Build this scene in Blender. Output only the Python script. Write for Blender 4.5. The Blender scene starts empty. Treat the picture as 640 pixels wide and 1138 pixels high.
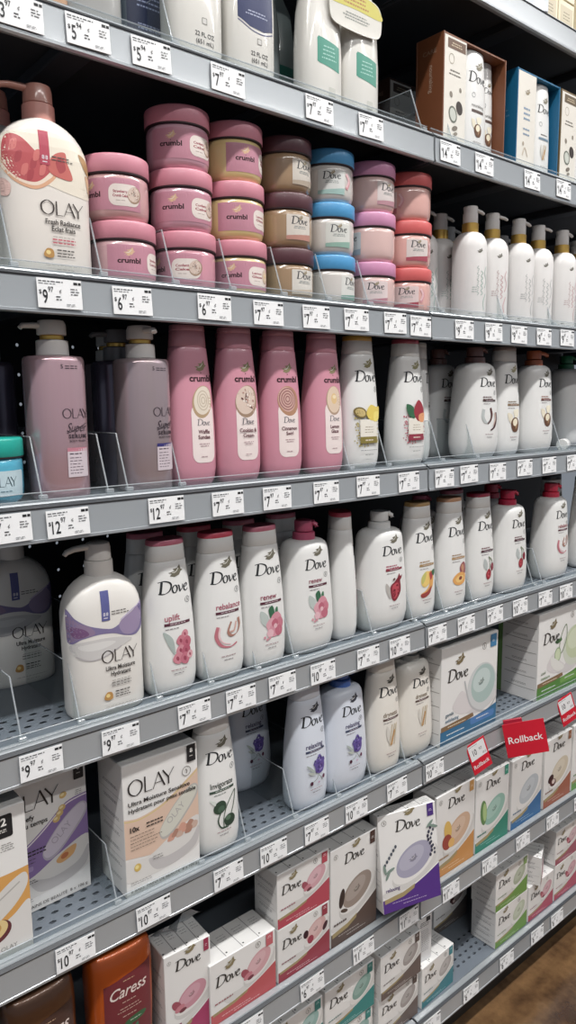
import bpy, bmesh, math, random
from mathutils import Vector, Matrix
from mathutils.geometry import tessellate_polygon
random.seed(4)
SC = bpy.context.scene
COL = SC.collection
PI = math.pi

# ---------------------------------------------------------------- materials
def lin(h):
    h = h.lstrip('#')
    c = [int(h[i:i+2], 16) / 255 for i in (0, 2, 4)]
    return tuple((x / 12.92 if x <= .04045 else ((x + .055) / 1.055) ** 2.4) for x in c) + (1,)

MATS = {}
def mat(name, hexc, rough=.4, metal=0., coat=0., spec=.5, trans=0., film=0., bump=0., bscale=200.):
    if name in MATS: return MATS[name]
    m = bpy.data.materials.new(name); m.use_nodes = True
    nt = m.node_tree; b = nt.nodes['Principled BSDF']
    b.inputs['Base Color'].default_value = lin(hexc)
    b.inputs['Roughness'].default_value = rough
    b.inputs['Metallic'].default_value = metal
    b.inputs['Coat Weight'].default_value = coat
    b.inputs['Coat Roughness'].default_value = .08
    b.inputs['Specular IOR Level'].default_value = spec
    b.inputs['Transmission Weight'].default_value = trans
    if film:
        b.inputs['Thin Film Thickness'].default_value = film
        b.inputs['Thin Film IOR'].default_value = 1.6
    if bump:
        n = nt.nodes.new('ShaderNodeTexNoise'); n.inputs['Scale'].default_value = bscale
        tc = nt.nodes.new('ShaderNodeTexCoord'); nt.links.new(tc.outputs['Object'], n.inputs['Vector'])
        bp = nt.nodes.new('ShaderNodeBump'); bp.inputs['Strength'].default_value = bump; bp.inputs['Distance'].default_value = .002
        nt.links.new(n.outputs['Fac'], bp.inputs['Height']); nt.links.new(bp.outputs['Normal'], b.inputs['Normal'])
    MATS[name] = m
    return m

def ink(hexc):
    n = 'ink_' + hexc.lstrip('#').lower()
    if n in MATS: return MATS[n]
    m = mat(n, hexc, rough=.42, spec=.35); c = lin(hexc); g = .3 * c[0] + .55 * c[1] + .15 * c[2]      # printing inks, a little duller than the pure tone
    m.node_tree.nodes['Principled BSDF'].inputs['Base Color'].default_value = tuple((x * .80 + g * .20) * .86 + .004 for x in c[:3]) + (1,)
    return m

def clear_mat(name, tint, amount, rough=.05):
    """clear acrylic: mostly see-through with a glossy skin (a fixed mix, the same for every ray)"""
    if name in MATS: return MATS[name]
    m = bpy.data.materials.new(name); m.use_nodes = True
    nt = m.node_tree; nt.nodes.remove(nt.nodes['Principled BSDF'])
    out = nt.nodes['Material Output']
    t = nt.nodes.new('ShaderNodeBsdfTransparent'); t.inputs['Color'].default_value = lin(tint)
    g = nt.nodes.new('ShaderNodeBsdfPrincipled'); g.inputs['Base Color'].default_value = lin('#c9ced2')
    g.inputs['Roughness'].default_value = rough
    mx = nt.nodes.new('ShaderNodeMixShader'); mx.inputs[0].default_value = amount
    nt.links.new(t.outputs[0], mx.inputs[1]); nt.links.new(g.outputs[0], mx.inputs[2]); nt.links.new(mx.outputs[0], out.inputs['Surface'])
    MATS[name] = m
    return m

def holes_mat(name, hexc, rough, px, py, rx, ry, axis='XY', band=None, stagger=True, uband=None):
    """painted sheet metal with punched holes on a px by py grid; the holes are see-through"""
    m = mat(name, hexc, rough, metal=.0)
    nt = m.node_tree; b = nt.nodes['Principled BSDF']; out = nt.nodes['Material Output']
    tc = nt.nodes.new('ShaderNodeTexCoord'); sep = nt.nodes.new('ShaderNodeSeparateXYZ')
    nt.links.new(tc.outputs['Object'], sep.inputs[0])
    def M(op, a, bb=None):
        n = nt.nodes.new('ShaderNodeMath'); n.operation = op
        for i, v in enumerate((a, bb)):
            if v is None: continue
            if isinstance(v, (int, float)): n.inputs[i].default_value = v
            else: nt.links.new(v, n.inputs[i])
        return n.outputs[0]
    u = sep.outputs[axis[0]]; v = sep.outputs[axis[1]]
    row = M('FLOOR', M('DIVIDE', v, py))
    off = M('MULTIPLY', M('FLOORED_MODULO', row, 2.), .5 if stagger else 0.)
    fu = M('SUBTRACT', M('FRACT', M('ADD', M('DIVIDE', u, px), off)), .5)
    fv = M('SUBTRACT', M('FRACT', M('DIVIDE', v, py)), .5)
    a = M('DIVIDE', M('MULTIPLY', fu, px), rx); c = M('DIVIDE', M('MULTIPLY', fv, py), ry)
    r = M('LESS_THAN', M('ADD', M('MULTIPLY', a, a), M('MULTIPLY', c, c)), 1.)
    if band:
        r = M('MULTIPLY', r, M('MULTIPLY', M('GREATER_THAN', v, band[0]), M('LESS_THAN', v, band[1])))
    if uband: r = M('MULTIPLY', r, M('LESS_THAN', u, uband[1]))
    tr = nt.nodes.new('ShaderNodeBsdfTransparent'); mx = nt.nodes.new('ShaderNodeMixShader')
    nt.links.new(r, mx.inputs[0]); nt.links.new(b.outputs[0], mx.inputs[1]); nt.links.new(tr.outputs[0], mx.inputs[2])
    nt.links.new(mx.outputs[0], out.inputs['Surface'])
    return m

# ---------------------------------------------------------------- objects and tags
def link(name, me, parent=None, loc=(0, 0, 0)):
    o = bpy.data.objects.new(name, me); COL.objects.link(o); o.location = loc
    if parent is not None: o.parent = parent
    return o
def tag(o, label, cat, group=None):
    o['label'] = label; o['category'] = cat
    if group: o['group'] = group
    return o
def thing(name, label, cat, group=None, loc=(0, 0, 0), rz=0.):
    o = bpy.data.objects.new(name, None); COL.objects.link(o); o.empty_display_size = .02
    o.location = loc; o.rotation_euler = (0, 0, rz)
    return tag(o, label, cat, group)
def dup(root, loc, label, rz=None, group=None):
    r = root.copy(); COL.objects.link(r); r.location = loc
    if rz is not None: r.rotation_euler = (r.rotation_euler.x, r.rotation_euler.y, rz)
    r['label'] = label
    if group: r['group'] = group
    for ch in list(root.children):
        c = ch.copy(); COL.objects.link(c); c.parent = r
        for g in list(ch.children):
            d = g.copy(); COL.objects.link(d); d.parent = c
    return r

# ---------------------------------------------------------------- solid shapes
def ring(W, D, n, cx=0., cy=0., N=48):
    pts = []
    if n < 0:                                   # rounded rectangle, corner radius -n
        r = min(-n, W / 2 - 1e-5, D / 2 - 1e-5); k = 4
        for qx, qy, a0 in ((1, 1, 0), (-1, 1, 90), (-1, -1, 180), (1, -1, 270)):
            for i in range(k + 1):
                a = math.radians(a0 + 90 * i / k)
                pts.append((cx + qx * (W / 2 - r) + r * math.cos(a), cy + qy * (D / 2 - r) + r * math.sin(a)))
        return pts
    for i in range(N):
        a = 2 * PI * i / N; c, s = math.cos(a), math.sin(a)
        pts.append((cx + W / 2 * math.copysign(abs(c) ** (2 / n), c), cy + D / 2 * math.copysign(abs(s) ** (2 / n), s)))
    return pts

class MB:
    def __init__(self): self.v = []; self.f = []; self.m = []
    def face(self, idx, mi=0): self.f.append(idx); self.m.append(mi)
    def loft(self, prof, mi=0, N=48, cap=(1, 1), cx=0., cy=0.):
        base = len(self.v); rs = []
        for p in prof:
            z, W, D, n = p[:4]; ox = p[4] if len(p) > 4 else 0.; oy = p[5] if len(p) > 5 else 0.
            r = ring(W, D, n, cx + ox, cy + oy, N); s = len(self.v)
            self.v += [(x, y, z) for x, y in r]; rs.append((s, len(r)))
        for (a, n), (b, _) in zip(rs, rs[1:]):
            for i in range(n):
                j = (i + 1) % n; self.face((a + i, a + j, b + j, b + i), mi)
        if cap[0]: s, n = rs[0]; self.face(tuple(reversed(range(s, s + n))), mi)
        if cap[1]: s, n = rs[-1]; self.face(tuple(range(s, s + n)), mi)
        return self
    def box(self, x0, x1, y0, y1, z0, z1, mi=0, b=.0015):
        W, D = x1 - x0, y1 - y0; cx, cy = (x0 + x1) / 2, (y0 + y1) / 2; b = min(b, (z1 - z0) * .45, W * .45, D * .45)
        return self.loft([(z0, W - 2 * b, D - 2 * b, -.0005), (z0 + b, W, D, -b), (z1 - b, W, D, -b), (z1, W - 2 * b, D - 2 * b, -.0005)], mi, cx=cx, cy=cy)
    def hexa(self, p, mi=0):                    # 8 corners: bottom 4, top 4
        s = len(self.v); self.v += list(p)
        for q in ((3, 2, 1, 0), (4, 5, 6, 7), (0, 1, 5, 4), (1, 2, 6, 5), (2, 3, 7, 6), (3, 0, 4, 7)): self.face(tuple(s + i for i in q), mi)
        return self
    def tube(self, pts, rad, mi=0, k=14, flat=1.):
        pts = [Vector(p) for p in pts]; rs = []
        for i, p in enumerate(pts):
            d = (pts[min(i + 1, len(pts) - 1)] - pts[max(i - 1, 0)]).normalized()
            up = Vector((0, 0, 1)) if abs(d.z) < .9 else Vector((0, 1, 0))
            s = d.cross(up).normalized(); t = s.cross(d)
            r = rad[i] if isinstance(rad, (list, tuple)) else rad
            b = len(self.v)
            self.v += [tuple(p + s * r * math.cos(2 * PI * j / k) + t * r * flat * math.sin(2 * PI * j / k)) for j in range(k)]; rs.append(b)
        for a, b in zip(rs, rs[1:]):
            for j in range(k): self.face((a + j, a + (j + 1) % k, b + (j + 1) % k, b + j), mi)
        self.face(tuple(reversed(range(rs[0], rs[0] + k))), mi); self.face(tuple(range(rs[-1], rs[-1] + k)), mi)
        return self
    def prism_x(self, prof, x0, x1, mi=0):      # closed (y, z) outline run along x
        n = len(prof); s = len(self.v)
        self.v += [(x0, y, z) for y, z in prof] + [(x1, y, z) for y, z in prof]
        for i in range(n): j = (i + 1) % n; self.face((s + i, s + n + i, s + n + j, s + j), mi)
        self.face(tuple(s + i for i in range(n)), mi); self.face(tuple(s + n + i for i in reversed(range(n))), mi)
        return self
    def mesh(self, name, mats, sharp=38):
        me = bpy.data.meshes.new(name); me.from_pydata(self.v, [], self.f)
        for m in (mats if isinstance(mats, (list, tuple)) else [mats]): me.materials.append(m)
        me.polygons.foreach_set('material_index', self.m)
        bm = bmesh.new(); bm.from_mesh(me); bmesh.ops.recalc_face_normals(bm, faces=bm.faces); bm.to_mesh(me); bm.free()
        me.polygons.foreach_set('use_smooth', [True] * len(me.polygons)); me.set_sharp_from_angle(angle=math.radians(sharp)); me.update()
        return me
    def build(self, name, mats, parent=None, loc=(0, 0, 0), sharp=38): return link(name, self.mesh(name, mats, sharp), parent, loc)

# ---------------------------------------------------------------- printed artwork, laid on a surface as a thin printed layer
TXT = {}
def text_tris(s, bold=0., shear=0., space=1.):
    k = (s, bold, shear, space)
    if k in TXT: return TXT[k]
    c = bpy.data.curves.new('lettering', 'FONT'); c.body = s; c.size = 1.; c.resolution_u = 3; c.offset = bold; c.shear = shear; c.space_character = space
    o = bpy.data.objects.new('lettering', c); COL.objects.link(o)
    bpy.context.view_layer.update()
    me = bpy.data.meshes.new_from_object(o); me.calc_loop_triangles()
    vs = [(v.co.x, v.co.y) for v in me.vertices]; ts = [tuple(t.vertices) for t in me.loop_triangles]
    bpy.data.objects.remove(o); bpy.data.curves.remove(c); bpy.data.meshes.remove(me)
    xs = [v[0] for v in vs] or [0]
    TXT[k] = (vs, ts, min(xs), max(xs))
    return TXT[k]

def smooth(pts, closed=True, k=6):
    out = []; n = len(pts)
    rng = range(n) if closed else range(n - 1)
    for i in rng:
        if closed: p0, p1, p2, p3 = pts[i - 1], pts[i], pts[(i + 1) % n], pts[(i + 2) % n]
        else: p0, p1, p2, p3 = pts[max(i - 1, 0)], pts[i], pts[i + 1], pts[min(i + 2, n - 1)]
        for j in range(k):
            t = j / k
            out.append(tuple(.5 * (2 * p1[a] + (p2[a] - p0[a]) * t + (2 * p0[a] - 5 * p1[a] + 4 * p2[a] - p3[a]) * t * t + (3 * p1[a] - p0[a] - 3 * p2[a] + p3[a]) * t ** 3) for a in (0, 1)))
    if not closed: out.append(tuple(pts[-1]))
    return out

class Art:
    def __init__(self): self.t = []; self.layer = 0; self.cols = []
    def _c(self, c):
        if c not in self.cols: self.cols.append(c)
        return self.cols.index(c)
    def tris(self, T, c):
        ci = self._c(c); self.layer += 1
        self.t += [(a, b, d, ci, self.layer) for a, b, d in T]
    def poly(self, pts, c):
        v = [Vector((x, y, 0)) for x, y in pts]
        self.tris([tuple(pts[i] for i in t) for t in tessellate_polygon([v])], c); return self
    def rect(self, cx, cy, w, h, c, rot=0.):
        a = math.radians(rot); p = [(-w / 2, -h / 2), (w / 2, -h / 2), (w / 2, h / 2), (-w / 2, h / 2)]
        return self.poly([(cx + x * math.cos(a) - y * math.sin(a), cy + x * math.sin(a) + y * math.cos(a)) for x, y in p], c)
    def rrect(self, cx, cy, w, h, r, c):
        return self.poly([(cx + x, cy + y) for x, y in ring(w, h, -r)], c)
    def ell(self, cx, cy, rx, ry, c, rot=0., k=28):
        a = math.radians(rot)
        return self.poly([(cx + rx * math.cos(t) * math.cos(a) - ry * math.sin(t) * math.sin(a), cy + rx * math.cos(t) * math.sin(a) + ry * math.sin(t) * math.cos(a)) for t in [2 * PI * i / k for i in range(k)]], c)
    def blob(self, pts, c, cx=0., cy=0., s=1.):
        return self.poly([(cx + x * s, cy + y * s) for x, y in smooth(pts)], c)
    def pen(self, pts, w, c, thin=None, nib=0., cx=0., cy=0., s=1., sm=True, closed=False):
        """a pen stroke; a thin stroke where it runs along the nib's direction, full width across it"""
        P = [(cx + x * s, cy + y * s) for x, y in (smooth(pts, closed) if sm else list(pts) + ([pts[0]] if closed else []))]
        if closed and sm: P.append(P[0])
        L = []
        nv = (math.cos(math.radians(nib)), math.sin(math.radians(nib)))
        for i, p in enumerate(P):
            a = P[max(i - 1, 0)]; b = P[min(i + 1, len(P) - 1)]
            if closed and i in (0, len(P) - 1): a, b = P[-2], P[1]
            d = (b[0] - a[0], b[1] - a[1]); l = math.hypot(*d) or 1.; d = (d[0] / l, d[1] / l)
            hw = w / 2 if thin is None else (thin + (w - thin) * abs(d[0] * nv[1] - d[1] * nv[0])) / 2
            L.append(((p[0] - d[1] * hw, p[1] + d[0] * hw), (p[0] + d[1] * hw, p[1] - d[0] * hw)))
        T = []
        for (a, b), (e, f) in zip(L, L[1:]): T += [(a, b, f), (a, f, e)]
        self.tris(T, c); return self
    def text(self, s, cx, cy, size, c, bold=0., shear=0., xs=1., align='C', fit=None, rot=0., space=1.):
        vs, ts, x0, x1 = text_tris(s, bold, shear, space)
        if fit: xs = fit / ((x1 - x0) * size)
        ox = {'C': (x0 + x1) / 2, 'L': x0, 'R': x1}[align]; a = math.radians(rot); ca, sa = math.cos(a), math.sin(a)
        P = [((x - ox) * size * xs, y * size) for x, y in vs]
        P = [(cx + x * ca - y * sa, cy + x * sa + y * ca) for x, y in P]
        self.tris([(P[i], P[j], P[k]) for i, j, k in ts], c); return self
    def micro(self, cx, cy, w, rows, c, h=.0011, gap=.0026, align='C', seed=1):
        """lines of print too small to read: words as short dashes"""
        r = random.Random(seed); T = []
        for i in range(rows):
            lw = w * r.uniform(.7, 1.); x = cx - (lw / 2 if align == 'C' else 0 if align == 'L' else lw); e = x + lw; y = cy - i * gap
            while x < e:
                l = min(r.uniform(.002, .006), e - x)
                if l > .0006: T += [((x, y), (x + l, y), (x + l, y + h)), ((x, y), (x + l, y + h), (x, y + h))]
                x += l + .0012
        self.tris(T, c); return self
    def clip(self, x0, x1, y0, y1):
        """trim the print at the edges of its face"""
        out = []
        for a, b, d, ci, L in self.t:
            P = [a, b, d]
            if not all(x0 <= p[0] <= x1 and y0 <= p[1] <= y1 for p in P):
                for ax, s, lim in ((0, 1, x0), (0, -1, -x1), (1, 1, y0), (1, -1, -y1)):
                    Q = []
                    for i, p in enumerate(P):
                        q = P[(i + 1) % len(P)]; dp = s * p[ax] - lim; dq = s * q[ax] - lim
                        if dp >= 0: Q.append(p)
                        if dp * dq < 0: t = dp / (dp - dq); Q.append((p[0] + (q[0] - p[0]) * t, p[1] + (q[1] - p[1]) * t))
                    P = Q
                    if len(P) < 3: break
            for i in range(1, len(P) - 1): out.append((P[0], P[i], P[i + 1], ci, L))
        self.t = out; return self
    def build(self, name, surf, parent=None, grid=None, loc=(0, 0, 0), xform=None):
        verts = []; faces = []; mi = []; key = {}
        def vid(p, L):
            k = (round(p[0], 6), round(p[1], 6), L)
            if k not in key:
                q = surf(p[0], p[1], .0002 + .00003 * L); key[k] = len(verts); verts.append(q)
            return key[k]
        st = list(self.t)
        while st:
            a, b, d, ci, L = st.pop()
            if grid:
                e = [(abs(a[0] - b[0]) + .35 * abs(a[1] - b[1]), 0), (abs(b[0] - d[0]) + .35 * abs(b[1] - d[1]), 1), (abs(d[0] - a[0]) + .35 * abs(d[1] - a[1]), 2)]
                m, w = max(e)
                if m > grid:
                    if w == 0: q = ((a[0] + b[0]) / 2, (a[1] + b[1]) / 2); st += [(a, q, d, ci, L), (q, b, d, ci, L)]
                    elif w == 1: q = ((b[0] + d[0]) / 2, (b[1] + d[1]) / 2); st += [(a, b, q, ci, L), (a, q, d, ci, L)]
                    else: q = ((d[0] + a[0]) / 2, (d[1] + a[1]) / 2); st += [(a, b, q, ci, L), (q, b, d, ci, L)]
                    continue
            f = (vid(a, L), vid(b, L), vid(d, L))
            if len(set(f)) == 3:
                if (b[0] - a[0]) * (d[1] - a[1]) - (b[1] - a[1]) * (d[0] - a[0]) < 0: f = f[::-1]
                faces.append(f); mi.append(ci)
        me = bpy.data.meshes.new(name); me.from_pydata(verts, [], faces)
        for c in self.cols: me.materials.append(c if not isinstance(c, str) else ink(c))
        me.polygons.foreach_set('material_index', mi); me.update()
        return link(name, me, parent, loc)

def on_flat(y, cx=0.):
    return lambda u, v, o: (cx + u, y - o, v)
def on_side(x, y0, sgn=-1):                    # a face across x; u runs along y (left side: from back to front)
    return (lambda u, v, o: (x - o, y0 - u, v)) if sgn < 0 else (lambda u, v, o: (x + o, y0 + u, v))
def on_top(z): return lambda u, v, o: (u, v, z + o)
def lerp_prof(prof, z):
    if z <= prof[0][0]: return prof[0]
    for a, b in zip(prof, prof[1:]):
        if z <= b[0]:
            t = (z - a[0]) / max(1e-9, b[0] - a[0]); return [a[i] + (b[i] - a[i]) * t for i in range(4)]
    return prof[-1]
def on_loft(prof, wrap=False):
    def f(u, v, o):
        _, W, D, n = lerp_prof(prof, v)[:4]
        if wrap:
            a = u / (W / 2); return ((W / 2 + o) * math.sin(a), -(D / 2 + o) * math.cos(a), v)
        q = max(-.985, min(.985, 2 * u / W)); t = (1 - abs(q) ** n) ** (1 / n)
        y = -D / 2 * t
        nx = math.copysign(abs(q) ** (n - 1), q) / W; ny = -(t ** (n - 1)) / D; l = math.hypot(nx, ny)
        return (q * W / 2 + o * nx / l, y + o * ny / l, v)
    return f
# ---------------------------------------------------------------- wordmarks and pictures
BIRD = [(0, .40), (.24, .30), (.10, .14), (.42, .02), (.74, .16), (.86, .40), (1.02, .50), (.88, .60), (.80, .98), (.62, .72), (.30, .66), (.46, .50)]
def bird(a, cx, cy, w, c='#8b8468'):
    a.poly([(cx + (x - .5) * w, cy + (y - .5) * w * .75) for x, y in BIRD], c)
    a.pen([(.30, .32), (.55, .34), (.78, .58)], w * .035, '#e9e6df', cx=cx - .5 * w, cy=cy - .375 * w, s=w * .9)
def dove_word(a, cx, cy, w, c='#23262b'):
    s = w / 2.25; x = cx - w / 2; T = dict(c=c, thin=.04 * s, cx=x, cy=cy, s=s)
    class _A:
        pen = staticmethod(lambda pts, wd, **k: a0.pen([(px, py * .80) for px, py in pts], wd, **k))
    a0, a = a, _A
    a.pen([(.30, .98), (.25, .6), (.16, .02)], .15 * s, nib=0, **T)
    a.pen([(.06, .94), (.45, 1.02), (.82, .86), (.92, .58), (.76, .2), (.42, .0), (.04, .03)], .13 * s, nib=15, **T)
    a.pen([(1.12, .56), (.98, .32), (1.04, .04), (1.2, 0.), (1.34, .26), (1.28, .54)], .12 * s, nib=10, closed=True, **T)
    a.pen([(1.38, .54), (1.48, .5), (1.54, .02)], .12 * s, nib=0, **T)
    a.pen([(1.54, .02), (1.76, .3), (1.78, .58)], .07 * s, nib=20, **T)
    a.pen([(1.86, .30), (2.08, .36), (2.16, .50), (2.05, .58), (1.9, .42), (1.88, .14), (2.02, .0), (2.22, .12)], .11 * s, nib=10, **T)
def dove_logo(a, cx, cy, w, c='#23262b', bc='#7d7760'):
    """word with its baseline at cy and the bird above it"""
    dove_word(a, cx, cy, w, c); bird(a, cx + w * .08, cy + w * .62, w * .48, bc)
def olay_word(a, cx, cy, w, c='#2b2624', wt=1.):
    class _A:
        pen = staticmethod(lambda pts, wd, **k: a0.pen([(px, py * .90) for px, py in pts], wd, **k))
    a0, a = a, _A
    s = w / 2.8; x = cx - w / 2; T = dict(c=c, thin=.035 * s * wt, cx=x, cy=cy, s=s)
    a.pen([(.42, 1.0), (.10, .8), (.02, .5), (.12, .18), (.42, 0), (.72, .18), (.82, .5), (.74, .8)], .10 * s * wt, nib=0, closed=True, **T)
    a.pen([(1.0, 1.0), (1.0, 0)], .09 * s * wt, nib=0, sm=False, **T)
    a.pen([(.97, .02), (1.42, .02)], .04 * s * wt, nib=90, sm=False, **T)
    a.pen([(1.48, 0), (1.84, 1.)], .045 * s * wt, nib=60, sm=False, **T)
    a.pen([(1.82, 1.), (2.2, 0)], .10 * s * wt, nib=0, sm=False, **T)
    a.pen([(1.62, .34), (2.06, .34)], .04 * s * wt, nib=90, sm=False, **T)
    a.pen([(2.1, 1.), (2.44, .45)], .10 * s * wt, nib=0, sm=False, **T)
    a.pen([(2.8, 1.), (2.44, .45)], .045 * s * wt, nib=60, sm=False, **T)
    a.pen([(2.44, .48), (2.44, 0)], .09 * s * wt, nib=0, sm=False, **T)
def crumbl_word(a, cx, cy, w, c='#3a1a22'):
    a.text('crumbl', cx, cy, w * .30, c, bold=.032, fit=w)
def seal(a, cx, cy, r, c='#5b5f60'):
    a.pen([(r * math.cos(t), r * math.sin(t)) for t in [2 * PI * i / 16 for i in range(16)]], r * .16, c, cx=cx, cy=cy, closed=True)
    a.pen([(-.2 * r, .45 * r), (.1 * r, .1 * r), (0, -.5 * r)], r * .3, c, cx=cx, cy=cy)

def pic(a, kind, cx, cy, s):
    """the little picture on a bottle front; s is about its height"""
    R = random.Random(len(kind) * 7 + 3)
    if kind == 'orchid':
        a.blob([(-.55, .55), (-.40, .1), (-.2, -.2), (-.25, .3)], '#a9b7b2', cx, cy, s)
        for x, y, r, c in ((.18, .38, .13, '#d98797'), (.02, .2, .16, '#cf7084'), (.24, .12, .17, '#c85f78'), (.0, -.1, .16, '#d98797'), (.2, -.14, .17, '#bf5470'), (-.12, -.34, .17, '#d77f90'), (.14, -.38, .18, '#cb6a80'), (.34, -.3, .12, '#e2a3ad')):
            a.blob([(-r, 0), (-r * .3, r), (r * .6, r * .9), (r, 0), (r * .5, -r), (-r * .5, -r * .8)], c, cx + x * s, cy + y * s, s)
            a.ell(cx + x * s, cy + y * s, r * .3 * s, r * .45 * s, '#a53c58', 20, 10)
    elif kind == 'swoosh':
        a.pen([(-.45, .32), (-.52, 0), (-.36, -.3), (-.02, -.4), (.26, -.3)], .12 * s, '#c96d7c', thin=.03 * s, nib=10, cx=cx, cy=cy, s=s)
        a.pen([(-.38, .28), (-.42, .02), (-.28, -.22), (0, -.31)], .06 * s, '#eec3c8', thin=.02 * s, nib=10, cx=cx, cy=cy, s=s)
        a.pen([(.05, .42), (-.08, .12), (.05, -.04), (.28, .02), (.4, .26), (.36, .5)], .11 * s, '#b07a68', thin=.02 * s, nib=30, cx=cx, cy=cy, s=s)
        a.pen([(.0, .1), (.16, .12), (.26, .4)], .06 * s, '#d9a79a', cx=cx, cy=cy, s=s)
    elif kind == 'peony':
        a.blob([(-.5, .5), (-.48, .1), (-.2, -.1), (-.22, .3)], '#b8c4bf', cx, cy, s)
        a.blob([(-.2, .5), (-.02, .62), (.06, .3), (-.08, .12)], '#2f6b4a', cx, cy, s)
        a.blob([(.1, .5), (.2, .55), (.2, .3), (.08, .3)], '#3f7d58', cx, cy, s)
        for x, y, r, c in ((.12, .12, .26, '#d98a9c'), (-.1, -.02, .22, '#e3a0ae'), (.26, -.02, .2, '#cf7388'), (.04, -.2, .24, '#dc8ea0'), (.22, -.26, .18, '#c8647c'), (-.16, -.3, .14, '#e9b4bf'), (.05, .02, .14, '#c25a74'), (.07, -.08, .08, '#eab7c0')):
            a.blob([(-r, 0), (-r * .5, r * .8), (r * .3, r), (r, r * .2), (r * .7, -r * .8), (-r * .4, -r)], c, cx + x * s, cy + y * s, s)
        for x, y in ((-.38, -.42), (-.28, -.5), (-.18, -.46)): a.ell(cx + x * s, cy + y * s, .05 * s, .05 * s, '#dd93a2', 0, 10)
    elif kind in ('pomegranate', 'cherry'):
        if kind == 'pomegranate':
            a.blob([(-.5, .3), (-.5, -.05), (-.3, -.4), (-.28, 0)], '#b9b3ad', cx, cy, s)
            a.blob([(-.3, .12), (-.05, .32), (.2, .5), (.26, .3), (.28, -.1), (.08, -.42), (-.12, -.5), (-.26, -.3)], '#8e1730', cx, cy, s)
            a.blob([(-.2, .1), (0, .24), (.14, .2), (.16, -.1), (.0, -.36), (-.14, -.36)], '#c63a4c', cx, cy, s)
            for i in range(16): a.ell(cx + R.uniform(-.15, .12) * s, cy + R.uniform(-.3, .15) * s, .03 * s, .04 * s, '#7c0f26', 0, 8)
            a.blob([(.1, .42), (.2, .62), (.26, .5), (.38, .55), (.28, .36)], '#8e1730', cx, cy, s)
            a.ell(cx - .1 * s, cy + .42 * s, .07 * s, .05 * s, '#6b4b46', 20, 12)
        else:
            a.blob([(-.3, .45), (-.36, .1), (-.14, -.1), (-.1, .2)], '#b4bcba', cx, cy, s)
            a.pen([(.0, .5), (.1, .2), (.02, -.2)], .04 * s, '#7a8a66', cx=cx, cy=cy, s=s)
            a.pen([(.0, .5), (.25, .3), (.3, .05)], .04 * s, '#7a8a66', cx=cx, cy=cy, s=s)
            a.blob([(-.18, -.22), (0, -.06), (.18, -.2), (.14, -.44), (-.04, -.54), (-.18, -.42)], '#a3142c', cx, cy, s)
            a.ell(cx - .02 * s, cy - .3 * s, .09 * s, .12 * s, '#d0404f', 15, 14); a.ell(cx + .0 * s, cy - .3 * s, .04 * s, .06 * s, '#6f0b1f', 15, 10)
            a.blob([(.16, .08), (.3, .2), (.42, .04), (.36, -.16), (.2, -.14)], '#8c1230', cx, cy, s)
    elif kind == 'mango':
        a.blob([(-.4, .3), (-.15, .5), (.12, .42), (.1, .05), (-.2, -.15), (-.42, .0)], '#f0c955', cx, cy, s)
        a.blob([(-.4, .3), (-.15, .5), (-.2, .2), (-.38, .0)], '#c6c256', cx, cy, s)
        a.blob([(.0, .42), (.2, .48), (.34, .3), (.3, -.1), (.12, -.34), (-.14, -.5), (-.42, -.52), (-.44, -.4), (-.16, -.28), (.05, -.05)], '#e9a63c', cx, cy, s)
        a.blob([(-.44, -.42), (-.1, -.34), (.2, -.14), (.1, -.42), (-.16, -.56), (-.4, -.56)], '#a63a34', cx, cy, s)
        a.blob([(.05, .38), (.2, .45), (.28, .3), (.14, .1)], '#b5303a', cx, cy, s)
        a.blob([(.2, .46), (.44, .52), (.46, .36), (.32, .26)], '#2e6b3d', cx, cy, s)
    elif kind == 'peach':
        a.blob([(-.02, .35), (.2, .55), (.42, .45), (.44, .1), (.3, -.1), (.05, .05)], '#9c4b52', cx, cy, s)
        a.blob([(.06, .35), (.2, .48), (.3, .3), (.2, .1)], '#c98a62', cx, cy, s)
        a.blob([(-.46, -.12), (-.2, .1), (.15, .12), (.42, -.02), (.36, -.3), (.0, -.42), (-.34, -.34)], '#e9a23b', cx, cy, s)
        a.blob([(-.3, -.14), (-.05, .0), (.25, -.06), (.15, -.24), (-.15, -.3)], '#f3c460', cx, cy, s)
        a.ell(cx + .02 * s, cy - .12 * s, .12 * s, .08 * s, '#8d3b2c', 10, 14)
    elif kind == 'coconut':
        a.pen([(-.45, .45), (-.5, .1), (-.3, -.15), (-.02, -.05)], .17 * s, '#b9c0bf', thin=.05 * s, nib=10, cx=cx, cy=cy, s=s)
        a.pen([(.0, .5), (.08, .2), (-.02, -.05), (-.2, -.2)], .13 * s, '#5c2c28', thin=.03 * s, nib=10, cx=cx, cy=cy, s=s)
        a.pen([(.42, .3), (.44, -.05), (.28, -.35), (.0, -.5)], .17 * s, '#4d2023', thin=.04 * s, nib=10, cx=cx, cy=cy, s=s)
        a.pen([(.34, .28), (.36, -.02), (.2, -.28)], .08 * s, '#d9b7a8', thin=.03 * s, nib=10, cx=cx, cy=cy, s=s)
    elif kind == 'shea':
        a.blob([(-.5, .4), (-.42, .05), (-.2, -.1), (-.2, .3)], '#e6dcc2', cx, cy, s); a.blob([(-.1, .5), (.3, .55), (.25, .25), (.0, .2)], '#efe7cd', cx, cy, s)
        a.blob([(-.3, -.05), (-.1, .18), (.2, .15), (.34, -.1), (.2, -.42), (-.15, -.42)], '#6a4327', cx, cy, s)
        a.ell(cx + .02 * s, cy - .02 * s, .19 * s, .17 * s, '#efe3c3', 20, 18); a.ell(cx + .1 * s, cy - .22 * s, .05 * s, .12 * s, '#a77e50', -30, 12)
    elif kind == 'lavender':
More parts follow.
